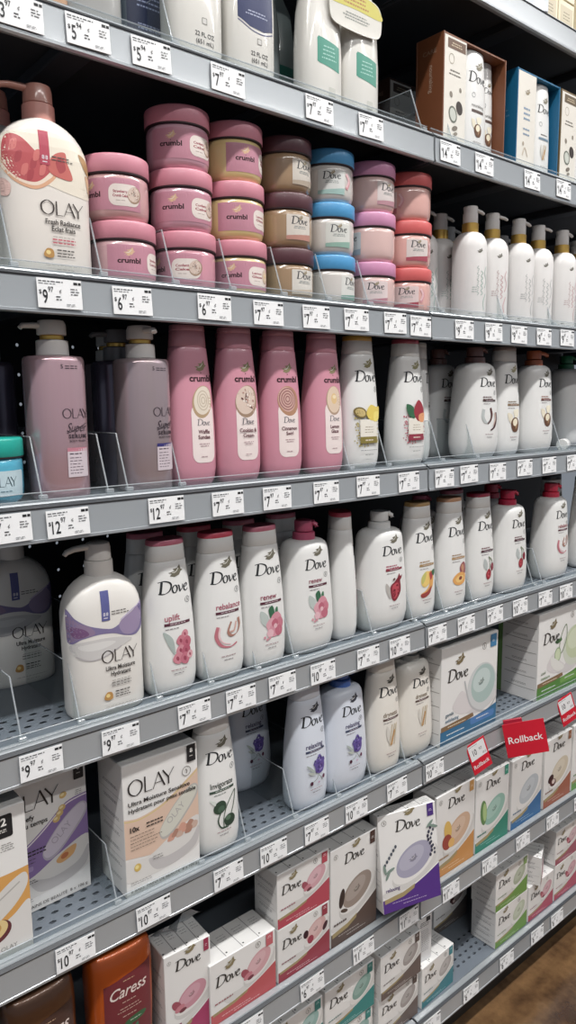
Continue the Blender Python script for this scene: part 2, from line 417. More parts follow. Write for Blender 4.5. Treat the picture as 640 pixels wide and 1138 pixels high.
        for i in range(26):
            t = 2 * PI * i / 26; r = .30 + .05 * math.sin(5 * t)
            a.blob([(-.02, 0), (.04, .09), (0, .16), (-.05, .08)], ('#5a4796', '#7461b4', '#463680')[i % 3], cx + (.12 + (r - .08) * math.cos(t)) * s, cy + (.12 + (r - .04) * math.sin(t)) * s, s * .9)
        a.ell(cx + .12 * s, cy + .12 * s, .24 * s, .28 * s, '#5f4b9f', 0, 22)
        for i in range(20):
            t = R.uniform(0, 6.28); r = R.uniform(.02, .2); a.ell(cx + (.12 + r * math.cos(t)) * s, cy + (.12 + r * 1.1 * math.sin(t)) * s, .03 * s, .05 * s, ('#8f7cc9', '#3f2f78', '#6f4fa0')[i % 3], t * 57, 8)
        a.blob([(-.5, .28), (-.34, .2), (-.14, -.02), (-.3, .02)], '#aab6b0', cx, cy, s); a.blob([(-.44, .0), (-.26, -.02), (-.1, -.14), (-.3, -.12)], '#b9c1b8', cx, cy, s)
        a.pen([(.02, -.2), (-.08, -.34), (-.28, -.42)], .02 * s, '#6d7f68', cx=cx, cy=cy, s=s); a.pen([(.05, -.2), (.16, -.36), (.2, -.44)], .02 * s, '#6d7f68', cx=cx, cy=cy, s=s)
        a.ell(cx - .3 * s, cy - .45 * s, .07 * s, .08 * s, '#53213c', 20, 14); a.ell(cx + .28 * s, cy - .32 * s, .06 * s, .08 * s, '#6a2a4e', 0, 14); a.ell(cx + .04 * s, cy - .48 * s, .05 * s, .04 * s, '#cfa5c4', 0, 12)
    elif kind == 'cucumber':
        a.pen([(.4, .55), (.1, .2), (-.04, -.2), (.0, -.5), (.3, .0), (.44, .48)], .03 * s, '#3c5a41', cx=cx, cy=cy, s=s, closed=True)
        a.ell(cx - .16 * s, cy + .2 * s, .23 * s, .2 * s, '#2f4a37', 20, 24); a.ell(cx - .12 * s, cy + .14 * s, .12 * s, .1 * s, '#456650', 20, 18)
        a.ell(cx + .18 * s, cy - .3 * s, .21 * s, .19 * s, '#2c4635', -10, 24); a.ell(cx + .12 * s, cy - .22 * s, .1 * s, .08 * s, '#56775d', 0, 16)
        a.pen([(-.1, .1), (-.24, -.2), (-.14, -.46), (.12, -.5)], .045 * s, '#35513d', cx=cx, cy=cy, s=s)
        a.blob([(-.5, .5), (-.3, .42), (-.34, .3)], '#d6ddd6', cx, cy, s)
    elif kind == 'oat':
        for q in (-.12, .02, .14):
            a.pen([(q + .1, .5), (q + .02, .1), (q - .06, -.35)], .05 * s, '#c8b590', thin=.012 * s, nib=0, cx=cx, cy=cy, s=s)
        for i in range(6): a.blob([(-.04, -.08), (.05, .0), (.04, .12), (-.04, .04)], '#c7924a', cx + (-.08 + .03 * i) * s, cy + (-.3 + .09 * i) * s, s)
        a.blob([(-.3, .5), (-.34, .1), (-.2, -.25), (-.18, .2)], '#d5d0c6', cx, cy, s)
    elif kind in ('lemon_card', 'berry_card'):
        main, dot, lo = (('#d8b820', '#b5a233', '#8c7c20') if kind == 'lemon_card' else ('#a62a3c', '#c4566a', '#9c2740'))
        for i in range(150):
            t = R.uniform(0, 1); x = R.uniform(-.45, .45); y = R.uniform(-.62, .2)
            if abs(x) > .3 or y < -.42: a.ell(cx + x * s, cy + y * s, R.uniform(.012, .03) * s, R.uniform(.012, .03) * s, dot, 0, 6)
        a.rect(cx, cy - .12 * s, .62 * s, .46 * s, '#ece6d8'); a.rect(cx, cy - .44 * s, .62 * s, .18 * s, lo)
        a.micro(cx, cy - .1 * s, .4 * s, 3, '#a99c84', h=.02 * s, gap=.07 * s); a.micro(cx, cy - .46 * s, .4 * s, 1, '#e8dcc8', h=.03 * s)
        if kind == 'lemon_card':
            a.ell(cx - .28 * s, cy + .3 * s, .2 * s, .14 * s, '#7d6a2b', -20, 18); a.ell(cx - .28 * s, cy + .3 * s, .15 * s, .1 * s, '#cdb467', -20, 18)
            a.blob([(-.1, .3), (.06, .5), (.28, .45), (.46, .44), (.42, .22), (.22, .08), (.0, .12)], '#e8cb2c', cx, cy, s); a.blob([(.2, .3), (.42, .3), (.38, .1), (.18, .06)], '#f2dd55', cx, cy, s)
        else:
            a.blob([(-.36, .5), (-.12, .4), (-.1, .1), (-.3, .2)], '#2d6b45', cx, cy, s)
            a.blob([(-.12, .3), (.08, .62), (.3, .42), (.32, .16), (.05, .02)], '#a51f35', cx, cy, s); a.blob([(.1, .2), (.36, .24), (.3, .0), (.1, .02)], '#e99a5b', cx, cy, s)
    elif kind == 'cookie_vanilla':
        a.ell(cx, cy, .36 * s, .46 * s, '#b99a70', -18, 32); a.ell(cx + .02 * s, cy + .04 * s, .32 * s, .40 * s, '#e3d5c2', -18, 32)
        for r in (.24, .16, .08): a.pen([(r * math.cos(t) * .85, r * 1.1 * math.sin(t)) for t in [2 * PI * i / 14 for i in range(14)]], .03 * s, '#c6b49c', cx=cx + .02 * s, cy=cy + .04 * s, s=s, closed=True)
    elif kind in ('cookie_chip', 'cookie_crumb'):
        a.ell(cx, cy, .42 * s, .48 * s, '#a5856a', -30, 32); a.ell(cx - .03 * s, cy + .04 * s, .37 * s, .42 * s, '#dcc3b2', -30, 32)
        for i in range(26):
            t = R.uniform(0, 6.28); r = R.uniform(0, .32)
            a.ell(cx + r * math.cos(t) * s, cy + (.04 + r * math.sin(t)) * s, R.uniform(.02, .05) * s, R.uniform(.015, .03) * s, ('#6b3d38', '#f1e4da', '#b98879')[i % 3], R.uniform(0, 180), 8)
    elif kind == 'cookie_swirl':
        a.ell(cx, cy, .42 * s, .46 * s, '#b98560', 30, 32); a.ell(cx - .05 * s, cy + .05 * s, .35 * s, .38 * s, '#d6a99d', 30, 32)
        for r in (.32, .24, .16, .08): a.pen([(r * math.cos(t), r * math.sin(t)) for t in [2 * PI * i / 14 for i in range(14)]], .035 * s, '#9c5f5c', cx=cx - .04 * s, cy=cy + .06 * s, s=s, closed=True)
    elif kind == 'cookie_lemon':
        a.ell(cx, cy, .36 * s, .46 * s, '#b7977b', 0, 32); a.ell(cx, cy + .03 * s, .32 * s, .42 * s, '#e2c7ab', 0, 32); a.ell(cx, cy + .06 * s, .14 * s, .17 * s, '#e6bf7c', 0, 22); a.ell(cx + .02 * s, cy + .12 * s, .09 * s, .06 * s, '#f1dcae', 0, 16)

# ---------------------------------------------------------------- product bodies
WHITE = mat('white_bottle_plastic', '#d9d9d7', .33, coat=.25)
def plastic(h, rough=.35, coat=.2): return mat('plastic_' + h.strip('#'), h, rough, coat=coat)

TALL = [(0, .060, .040, 2.5), (.0025, .069, .047, 2.5), (.010, .0765, .053, 2.5), (.025, .0805, .057, 2.5), (.05, .0815, .057, 2.5), (.08, .0800, .0555, 2.5), (.11, .0765, .0525, 2.5), (.14, .0715, .0485, 2.5), (.165, .0660, .0445, 2.5), (.185, .0612, .0412, 2.5), (.1925, .0595, .0402, 2.5), (.1935, .0582, .039, 2.5)]
def tall_bottle(name, label, cat, group, loc, body, top, art=None, rz=0., capcol=None, shade_top=.007):
    r = thing(name, label, cat, group, loc, rz)
    MB().loft(TALL).build('body', body, r)
    c = MB(); c.loft([(.1937, .0572, .0385, 2.5), (.1945, .0582, .0395, 2.5), (.215, .0550, .0375, 2.5), (.2158, .0542, .0368, 2.5)])
    cp = c.build('cap', capcol or body, r)
    t = MB(); t.loft([(.2158, .0542, .0368, 2.5), (.2165, .0552, .0377, 2.5), (.2165 + shade_top * .8, .0545, .037, 2.5), (.2165 + shade_top, .0525, .035, 2.5)])
    t.build('lid', top, cp)
    if art: art.build('printed_label', on_loft(TALL), r, grid=.0045)
    return r

PUMP = [(0, .080, .050, 2.5), (.0025, .088, .058, 2.5), (.012, .098, .067, 2.5), (.03, .1045, .0725, 2.5), (.05, .1045, .0725, 2.5), (.08, .1015, .0705, 2.5), (.115, .0955, .067, 2.5), (.15, .089, .063, 2.5), (.168, .0855, .061, 2.5), (.176, .0825, .059, 2.5), (.182, .076, .055, 2.4), (.186, .064, .048, 2.3), (.188, .050, .042, 2.2), (.1885, .036, .034, 2)]
def pump_head(r, col, z, nozzle=(0, -1), h=.022, rad=.0160, plate=True, ncol=None):
    c = MB().loft([(z, 2.3 * rad, 2.3 * rad, 2), (z + .001, 2.4 * rad, 2.4 * rad, 2), (z + .012, 2.3 * rad, 2.3 * rad, 2), (z + .013, 2.1 * rad, 2.1 * rad, 2)], N=36)
    pc = c.build('pump_collar', col, r)
    m = MB().loft([(z + .013, 1.5 * rad, 1.5 * rad, 2), (z + .015, 1.9 * rad, 1.9 * rad, 2), (z + .013 + h * .75, 1.95 * rad, 1.95 * rad, 2), (z + .013 + h * .95, 1.85 * rad, 1.85 * rad, 2), (z + .013 + h, 1.5 * rad, 1.5 * rad, 2)], N=36)
    nx, ny = nozzle; l = math.hypot(nx, ny); nx /= l; ny /= l; zz = z + .013 + h * .72; L = 2.6 * rad if l > .9 else 1.3 * rad
    m.tube([(nx * rad * .3, ny * rad * .3, zz), (nx * rad * 1.1, ny * rad * 1.1, zz + .001), (nx * L * .75, ny * L * .75, zz), (nx * L, ny * L, zz - .003), (nx * L * 1.04, ny * L * 1.04, zz - .007)], [rad * .42, rad * .4, rad * .36, rad * .33, rad * .26], k=16, flat=.7)
    return m.build('pump_head', ncol or col, r)
def pump_bottle(name, label, cat, group, loc, body, top, art=None, rz=0., nozzle=(.3, -.3), head=True):
    r = thing(name, label, cat, group, loc, rz)
    MB().loft(PUMP).build('body', body, r)
    pump_head(r, top, .187, nozzle, h=.020)
    if art: art.build('printed_label', on_loft(PUMP), r, grid=.0045)
    return r

OLB = [(0, .098, .052, 3), (.0025, .104, .057, 3), (.01, .107, .06, 3), (.07, .106, .06, 3), (.12, .1075, .0605, 3), (.142, .108, .0605, 2.8), (.154, .1045, .0595, 2.6), (.165, .096, .057, 2.5), (.174, .083, .053, 2.4), (.181, .067, .048, 2.3), (.186, .050, .042, 2.1), (.189, .036, .036, 2)]
def dome_bottle(label, loc, body, collar, head, art, rz=0., group=None):
    r = thing('pump_bottle', label, 'body wash bottle', group, loc, rz)
    MB().loft(OLB).build('body', body, r)
    MB().loft([(.187, .0365, .0365, 2), (.188, .038, .038, 2), (.207, .037, .037, 2), (.208, .034, .034, 2)], N=36).build('pump_collar', collar, r)
    m = MB().loft([(.208, .031, .031, 2), (.209, .034, .034, 2), (.224, .033, .033, 2), (.230, .030, .030, 2), (.232, .022, .022, 2)], N=36)
    m.tube([(-.004, 0, .2255), (-.02, -.001, .2262), (-.034, -.002, .2255), (-.044, -.003, .2228), (-.0475, -.003, .219)], [.0062, .0055, .005, .0045, .0036], k=16, flat=.8)
    m.build('pump_head', head, r)
    if art: art.build('printed_label', on_loft(OLB), r, grid=.0045)
    return r

SER = [(0, .066, .056, 2.7), (.0015, .070, .060, 2.7), (.005, .072, .063, 2.7), (.168, .072, .063, 2.7), (.1725, .0705, .0615, 2.7), (.175, .067, .058, 2.7), (.1762, .05, .046, 2.4)]
def serum_bottle(label, loc, body, art, head='#d7d3cf', rz=0., nozzle=None):
    r = thing('serum_bottle', label, 'body wash bottle', None, loc, rz)
    MB().loft(SER).build('body', body, r)
    MB().loft([(.176, .036, .036, 2), (.177, .0395, .0395, 2), (.194, .0385, .0385, 2), (.195, .036, .036, 2)], N=36).build('pump_collar', plastic(head), r)
    MB().loft([(.195, .026, .026, 2), (.196, .0285, .0285, 2), (.2, .0285, .0285, 2), (.201, .026, .026, 2)], N=36).build('gold_ring', GOLD, r)
    m = MB().loft([(.201, .033, .033, 2), (.202, .0355, .0355, 2), (.214, .035, .035, 2), (.2185, .031, .031, 2), (.2195, .024, .024, 2)], N=36)
    nx, ny = nozzle or (-1, 0)
    m.tube([(nx * .006, ny * .006, .2115), (nx * .022, ny * .022, .2122), (nx * .036, ny * .036, .2112), (nx * .039, ny * .039, .2082)], [.0062, .0056, .0048, .004], k=14, flat=.7)
    m.build('pump_head', plastic(head), r)
    if art: art.build('printed_label', on_loft(SER), r, grid=.005)
    return r
GOLD = mat('gold_foil', '#e2b862', .34, metal=.75)

CYL = [(0, .058, .058, 2), (.002, .064, .064, 2), (.006, .066, .066, 2), (.135, .066, .066, 2), (.147, .063, .063, 2), (.156, .055, .055, 2), (.162, .044, .044, 2), (.1645, .034, .034, 2)]
def gold_pump(label, loc, rz, art, group):
    r = thing('lotion_pump_bottle', label, 'lotion bottle', group, loc, rz)
    MB().loft(CYL).build('body', mat('white_satin_plastic', '#dcdad8', .38, coat=.15), r)
    MB().loft([(.163, .0295, .0295, 2), (.1635, .031, .031, 2), (.1815, .031, .031, 2), (.182, .0295, .0295, 2)], N=36).build('gold_collar', GOLD, r)
    m = MB().loft([(.182, .0275, .0275, 2), (.183, .0285, .0285, 2), (.2, .028, .028, 2), (.2005, .0255, .0255, 2), (.206, .026, .026, 2), (.2115, .0275, .0275, 2), (.213, .0255, .0255, 2)], N=36)
    m.tube([(.004, 0, .2095), (.02, 0, .2098), (.034, 0, .2085), (.041, 0, .206)], [.0052, .0048, .0042, .0034], k=14, flat=.7)
    m.build('pump_head', mat('white_satin_plastic', '#dcdad8', .38), r)
    if art: art.build('printed_label', on_loft(CYL, True), r, grid=.005)
    return r

JAR = [(0, .066, .066, 2), (.0015, .074, .074, 2), (.005, .0805, .0805, 2), (.011, .084, .084, 2), (.02, .0852, .0852, 2), (.046, .0852, .0852, 2), (.052, .084, .084, 2), (.0545, .08, .08, 2)]
def jar(label, loc, content, lid, art, group, rz=0.):
    r = thing('scrub_jar', label, 'jar', group, loc, rz)
    MB().loft(JAR, N=56).build('tub', mat('glossy_tub_' + content.strip('#'), content, .22, coat=1., spec=.6), r)
    MB().loft([(.0545, .0845, .0845, 2), (.055, .0868, .0868, 2), (.0565, .087, .087, 2)], N=56).build('seal_ring', mat('dark_ring', '#2b1a20', .5), r)
    MB().loft([(.0565, .0868, .0868, 2), (.0575, .0882, .0882, 2), (.0755, .0878, .0878, 2), (.0775, .0862, .0862, 2), (.0785, .083, .083, 2)], N=56).build('lid', plastic(lid, .4, .1), r)
    if art: art.build('printed_label', on_loft(JAR, True), r, grid=.005)
    return r

def carton(name, label, cat, group, loc, w, d, h, col, front, side=None, rz=0., top=None, tilt=(0, 0), b=.0012, rough=.38, coat=.1):
    """loc is the centre of the front bottom edge"""
    r = thing(name, label, cat, group, loc, rz); r.rotation_euler = (tilt[0], tilt[1], rz)
    MB().box(-w / 2, w / 2, 0, d, 0, h, b=b).build('carton', mat('card_' + col.strip('#') + ('_%d' % (coat * 10)), col, rough, coat=coat), r)
    if front: front.clip(-w / 2 + .0004, w / 2 - .0004, .0004, h - .0004).build('front_print', on_flat(0), r)
    if side: side.build('side_print', on_side(-w / 2, d), r)
    if top: top.build('top_print', on_top(h), r)
    return r
# ---------------------------------------------------------------- printed fronts
def wash_art(name, ncol, bar, kind, W='tall', word='#262a2e', bc='#6f6a58', pics=1., dx=0.):
    a = Art()
    if W == 'tall':
        dove_logo(a, dx, .149, .049, word, bc); seal(a, dx + .021, .136, .0042)
        if kind in ('lemon_card', 'berry_card'):
            pic(a, kind, dx, .079, .062); a.micro(dx, .034, .05, 1, '#8a8d90'); a.micro(dx, .0265, .026, 1, '#8a8d90')
            return a
        if kind in ('cucumber',):
            a.text(name, dx, .110, .0125, ncol, bold=.012, fit=.040); a.rect(dx, .1045, .044, .0038, bar); a.micro(dx, .1045 - .0006, .034, 1, '#cfd6cf', h=.0009); a.micro(dx - .004, .098, .03, 1, '#7d8a80')
            pic(a, kind, dx + .002, .068, .050)
        else:
            (a.text(name, dx - .018, .110, .0125, ncol, bold=.012, align='L', xs=.95) if name else a.micro(dx - .018, .1105, .036, 2, ncol, align='L', h=.0022, gap=.0045)); a.rect(dx + .002, .1050, .042, .0038, bar); a.micro(dx + .002, .1045, .034, 1, '#d8c6cc', h=.0009); a.micro(dx - .018, .098, .028, 1, '#8a8388', align='L')
            pic(a, kind, dx + .004, .070, .046 * pics)
        a.micro(dx, .038, .034, 1, '#a77d84'); a.micro(dx, .0325, .022, 1, '#7e7a80')
    else:
        dove_logo(a, dx, .142, .047, word, bc); seal(a, dx + .020, .130, .004)
        (a.text(name, dx - .017, .1195, .0115, ncol, bold=.012, align='L', xs=.95) if name else a.micro(dx - .017, .1205, .034, 2, ncol, align='L', h=.0020, gap=.0042)); a.rect(dx + .002, .1145, .040, .0036, bar); a.micro(dx + .002, .1140, .03, 1, '#d8c6cc', h=.0009); a.micro(dx - .016, .108, .026, 1, '#8a8388', align='L')
        pic(a, kind, dx + .004, .078, .044 * pics)
        a.micro(dx, .048, .034, 1, '#a98a90'); a.micro(dx, .0425, .022, 1, '#8c8890')
    return a

def crumbl_art(kind, l1, l2, dx=0.):
    a = Art(); bird(a, dx, .168, .022, '#8d8058'); a.ell(dx, .158, .0009, .0009, '#4a2430', 0, 8)
    crumbl_word(a, dx, .1465, .041)
    a.rrect(dx, .074, .042, .082, .012, '#f0dfdb'); pic(a, kind, dx, .118, .050)
    dove_word(a, dx, .0855, .024, '#6f6a72')
    a.text(l1, dx, .074, .0078, '#6b2c3c', bold=.02); a.text(l2, dx, .0665, .0078, '#6b2c3c', bold=.02)
    a.micro(dx, .059, .026, 1, '#b9969c'); a.micro(dx, .056, .02, 1, '#b9969c'); a.micro(dx, .041, .018, 1, '#b9969c')
    return a

def olay_dome_art(kind):
    a = Art()
    if kind == 'grapefruit':
        a.blob([(-.052, .158), (-.045, .166), (-.01, .172), (.02, .168), (.045, .158), (.053, .148), (.053, .105), (.03, .10), (-.02, .112), (-.053, .12)], '#eee3cf')
        a.blob([(-.053, .140), (-.051, .122), (-.04, .107), (-.02, .101), (-.002, .110), (.006, .124), (-.02, .134)], '#e6a97d')
        a.blob([(-.052, .138), (-.05, .124), (-.039, .110), (-.02, .105), (-.005, .113), (.002, .123), (-.02, .133)], '#f3ddc6')
        a.blob([(-.044, .163), (-.05, .15), (-.050, .128), (-.039, .113), (-.02, .109), (-.006, .118), (.0, .130), (-.018, .146), (-.032, .160)], '#c84a50')
        for i, (x, y) in enumerate([(-.04, .15), (-.036, .136), (-.03, .122), (-.02, .130), (-.016, .140), (-.024, .116), (-.010, .124)]):
            a.blob([(-.004, -.006), (.002, -.004), (.004, .007), (-.002, .005)], ('#dd6c66', '#b53944')[i % 2], x, y, 1.)
        a.blob([(.0, .139), (.008, .147), (.018, .149), (.02, .138), (.026, .119), (.012, .118), (-.002, .124)], '#d26258'); a.blob([(.006, .137), (.014, .143), (.018, .130), (.01, .124)], '#b73f46')
        a.blob([(.036, .152), (.048, .146), (.052, .128), (.047, .13), (.04, .140)], '#b98a4e'); a.blob([(.044, .128), (.052, .122), (.052, .104), (.047, .112)], '#e2b48a')
        a.blob([(-.053, .112), (-.045, .104), (-.047, .092), (-.053, .094)], '#efc4b9')
        tab = '#c23a55'
    else:
        a.blob([(-.053, .150), (-.045, .1385), (-.03, .128), (-.008, .1205), (.004, .1195), (.02, .128), (.034, .138), (.052, .147), (.0535, .13), (.052, .116), (.038, .104), (.02, .106), (.004, .112), (-.018, .114), (-.038, .111), (-.0525, .107)], '#7f73a2')
        a.blob([(-.053, .141), (-.042, .133), (-.028, .126), (-.022, .116), (-.04, .1125), (-.0525, .109)], '#92799c'); a.blob([(-.052, .128), (-.036, .124), (-.03, .116), (-.046, .113)], '#7a4f80')
        a.blob([(.012, .124), (.03, .136), (.05, .143), (.046, .118), (.034, .107), (.018, .109)], '#9d8ab0'); a.blob([(.042, .142), (.0535, .146), (.053, .124), (.046, .114), (.049, .128)], '#5f5290'); a.pen([(.014, .1285), (.032, .139), (.05, .146)], .0016, '#c7b8dc')
        a.blob([(-.05, .104), (-.02, .108), (.01, .106), (.03, .1), (.012, .092), (-.01, .082), (-.03, .08), (-.046, .087)], '#cfccca'); a.blob([(-.042, .102), (-.01, .104), (.006, .100), (-.014, .094), (-.036, .095)], '#dddbd8'); a.pen([(-.046, .088), (-.03, .081), (-.01, .083), (.014, .093)], .0014, '#b9b3b6')
        tab = '#5b5fa0'
    a.rect(-.0065, .151, .0115, .040, tab); a.rect(-.0065, .155, .0105, .005, '#ffffff' if kind != 'x' and False else tab); a.text('8', -.0085, .1375, .0065, '#e8e4ec', bold=.01); a.text('8', -.0045, .1375, .0065, '#e8e4ec', bold=.01); a.micro(-.0065, .134, .008, 1, '#e8e4ec')
    a.micro(.0015, .1415, .028, 1, '#5f5a58', align='L'); a.micro(.0015, .138, .034, 1, '#5f5a58', align='L')
    olay_word(a, .0115, .0735, .052, '#3a2f2c')
    n1, n2 = (('Fresh Radiance', 'Éclat frais') if kind == 'grapefruit' else ('Ultra Moisture', 'Hydratant'))
    a.text(n1, .0115, .0625, .0085, '#3c3634', bold=.02, fit=.043); a.text(n2, .0115, .0545, .0085, '#3c3634', bold=.02, fit=.029)
    mc = '#cf5a6c' if kind == 'grapefruit' else '#8b8783'
    a.micro(.0115, .0475, .036, 1, '#a19a94', h=.0008); a.micro(.0115, .0438, .038, 1, mc, h=.0017); a.micro(.0115, .0400, .038, 1, mc, h=.0015)
    a.blob([(-.006, -.003), (-.002, .005), (.005, .004), (.006, -.004), (0, -.006)], '#c08a32', -.008, .028, 1.); a.ell(-.0085, .0285, .0028, .0026, '#efd27a', 0, 12)
    a.micro(.002, .0315, .030, 1, '#3b3634', align='L', h=.0014); a.micro(.002, .0275, .026, 2, '#5f5956', align='L', h=.0012, gap=.003)
    a.micro(.010, .013, .060, 1, '#aaa5a0', h=.0007); a.micro(.012, .0085, .03, 1, '#aaa5a0', h=.0007)
    return a

def serum_art(box, dx=.010):
    a = Art(); c = '#3b2c38'
    a.text('5', dx - .012, .160, .007, c, bold=.01); a.micro(dx - .008, .1625, .022, 1, c, align='L', h=.0009); a.micro(dx - .008, .1598, .022, 1, c, align='L', h=.0009)
    olay_word(a, dx + .004, .100, .036, c); a.text('Super', dx + .004, .0835, .0155, c, bold=-.004, shear=.45, fit=.028); a.pen([(-.014, .0), (-.004, .004), (.014, .012)], .0008, c, cx=dx + .004, cy=.0815)
    a.text('SERUM', dx + .004, .0755, .0068, c, bold=.03, fit=.024, space=1.2); a.text('BODY WASH', dx + .004, .0708, .0036, c, bold=.01, fit=.022)
    a.rect(dx + .003, .0455, .0275, .036, '#d3c3cc'); a.rect(dx + .003, .0615, .0275, .0045, box)
    a.micro(dx - .008, .0555, .022, 1, '#4a3a46', align='L', h=.0014); a.micro(dx - .008, .0508, .02, 6, '#6c5c68', align='L', h=.0010, gap=.0038)
    return a

def soap_pic(a, cx, cy, s, soap, tray='#d2cfcb', hi='#ffffff', rot=25, deco=None):
    a.ell(cx + .02 * s, cy - .13 * s, .56 * s, .30 * s, tray, rot, 34); a.ell(cx + .0 * s, cy - .05 * s, .53 * s, .28 * s, '#e6e3df', rot, 34)
    sr = lin(soap)
    a.ell(cx, cy, .42 * s, .27 * s, soap, rot, 34)
    a.ell(cx - .05 * s, cy + .04 * s, .30 * s, .17 * s, mixhex(soap, '#ffffff', .16), rot, 28)
    bird(a, cx - .02 * s, cy + .03 * s, .2 * s, mixhex(soap, '#000000', .18))
    if deco:
        for (x, y, rx, ry, ro, c) in deco: a.ell(cx + x * s, cy + y * s, rx * s, ry * s, c, ro, 18)
def mixhex(a, b, t):
    a = a.lstrip('#'); b = b.lstrip('#')
    return '#' + ''.join('%02x' % round(int(a[i:i+2], 16) * (1 - t) + int(b[i:i+2], 16) * t) for i in (0, 2, 4))

DECO = {
 'pink': [(-.42, -.1, .1, .16, 40, '#a9475a'), (-.34, -.2, .14, .08, 20, '#cf7a88'), (-.26, -.28, .1, .05, 10, '#7e3344')],
 'berry': [(-.40, .02, .1, .13, 0, '#3b1522'), (-.22, -.22, .12, .13, 0, '#a6304a'), (.36, -.05, .08, .15, -30, '#4b2530')],
 'coco': [(-.42, -.02, .07, .2, -10, '#3c2c28'), (-.36, -.3, .1, .04, -20, '#57463c')],
 'mango': [(-.34, .1, .12, .22, 10, '#e3b53a'), (-.36, -.14, .15, .17, 20, '#a83f2c'), (-.22, -.2, .1, .1, 0, '#eab24c')],
 'cuc': [(-.42, .06, .12, .3, 5, '#5f8c4a'), (-.38, .06, .07, .22, 5, '#a9c77a')],
 'nut': [(-.4, -.12, .13, .1, 30, '#3f1b1e'), (-.3, -.24, .14, .1, -10, '#5b2a2c'), (-.28, -.22, .07, .06, 0, '#ddc9c0')],
 'none': [],
}
def bar_art(w, h, band, soap, tabc, kind, low, gold=True, wordw=None, strip='#a6925c'):
    a = Art(); R = random.Random(int(w * 1e4) + len(kind))
    tall = h > w * 1.15
    if tall:
        ty = h * .80; ww = wordw or w * .44; px, py, ps, rot = w * .07, h * .47, w * .80, 28
        a.blob([(-w * .5, h * .20), (-w * .3, h * .22), (0, h * .27), (w * .3, h * .36), (w * .499, h * .47), (w * .499, h * .3), (w * .2, h * .14), (-w * .3, h * .1)], '#d8d5d1')
        band_pts = [(-w / 2, h * .145), (-w * .25, h * .155), (0, h * .20), (w * .25, h * .27), (w / 2, h * .36), (w / 2, .001), (-w / 2, .001)]
        logo = (0 if w > .1 else 0, ty); ny = h * .215
    else:
        ty = h * .60; ww = wordw or w * .37; px, py, ps, rot = w * .23, h * .60, w * .50, 32
        a.blob([(-w * .3, h * .36), (0, h * .36), (w * .25, h * .5), (w * .499, h * .72), (w * .499, h * .5), (w * .2, h * .3), (-w * .2, h * .22)], '#d8d5d1')
        band_pts = [(-w / 2, h * .20), (-w * .2, h * .22), (0, h * .26), (w * .25, h * .34), (w / 2, h * .46), (w / 2, .001), (-w / 2, .001)]
        logo = (-w * .24, ty); ny = h * .33
    soap_pic(a, px, py, ps, soap, rot=rot, deco=DECO[kind])
    a.poly(band_pts, band)
    a.pen([(x, y + h * .003) for x, y in band_pts[:5]], h * .012, '#eceae6')
    if gold:
        y0 = h * (.145 if tall else .20); a.poly([(-w * .47, y0 - h * .045), (-w * .47, y0), (-w * .15, y0 + h * .028), (w * .06, y0 + h * .075), (w * .04, y0 + h * .03), (-w * .15, y0 - h * .02)], strip)
    lt = mixhex(band, '#ffffff', .55)
    a.micro(-w * .12, h * .085, w * .6, 1, lt, h=.0014); a.micro(w * .04, h * .05, w * .55, 1, lt, h=.0014)
    dove_logo(a, logo[0], logo[1], ww, '#33302c', '#8c7d54')
    if low: a.text(low, -w * .44, ny, h * (.055 if tall else .075), mixhex(band, '#444444', .3), bold=.01, align='L', xs=.95)
    else: a.micro(-w * .44, ny, w * .36, 1, mixhex(band, '#777777', .4), align='L', h=h * .02)
    if tabc: a.rect(w * .40, h * (.93 if tall else .88), w * .11, h * (.13 if tall else .2), tabc); a.micro(w * .40, h * .93, w * .06, 2, mixhex(tabc, '#ffffff', .7))
    seal(a, (-w * .40 if tall else w * .22), h * (.92 if tall else .90), w * .038, '#77736c')
    return a
def fine_side(d, h, c='#8d8d90', lines=7, seed=2, w=None):
    a = Art(); R = random.Random(seed)
    for i in range(lines):
        y = h * (.12 + .8 * i / lines)
        a.micro(d * .5, y, d * .7, 2, c, h=.0010, seed=seed + i)
        if i % 2: a.rect(d * .5, y + h * .05, d * .9, .0006, mixhex(c, '#ffffff', .3))
    return a

# ---------------------------------------------------------------- the shop: floor, ceiling lights, shelving
def structure(o): o['kind'] = 'structure'; return o
fm = mat('polished_concrete', '#6b4f38', .16, coat=.3)
nt = fm.node_tree; b = nt.nodes['Principled BSDF']; tc = nt.nodes.new('ShaderNodeTexCoord')
n1 = nt.nodes.new('ShaderNodeTexNoise'); n1.inputs['Scale'].default_value = 3.2; n1.inputs['Detail'].default_value = 8; n1.inputs['Roughness'].default_value = .62
n2 = nt.nodes.new('ShaderNodeTexNoise'); n2.inputs['Scale'].default_value = 26; n2.inputs['Detail'].default_value = 5
cr = nt.nodes.new('ShaderNodeValToRGB'); cr.color_ramp.elements[0].position = .36; cr.color_ramp.elements[0].color = lin('#3a281c'); cr.color_ramp.elements[1].position = .66; cr.color_ramp.elements[1].color = lin('#8a6a48')
mx = nt.nodes.new('ShaderNodeMath'); mx.operation = 'MULTIPLY_ADD'; mx.inputs[1].default_value = .25; 
nt.links.new(tc.outputs['Object'], n1.inputs['Vector']); nt.links.new(tc.outputs['Object'], n2.inputs['Vector'])
nt.links.new(n2.outputs['Fac'], mx.inputs[0]); sb = nt.nodes.new('ShaderNodeMath'); sb.operation = 'SUBTRACT'; sb.inputs[1].default_value = .125
nt.links.new(n1.outputs['Fac'], sb.inputs[0]); nt.links.new(sb.outputs[0], mx.inputs[2]); nt.links.new(mx.outputs[0], cr.inputs[0]); nt.links.new(cr.outputs[0], b.inputs['Base Color'])
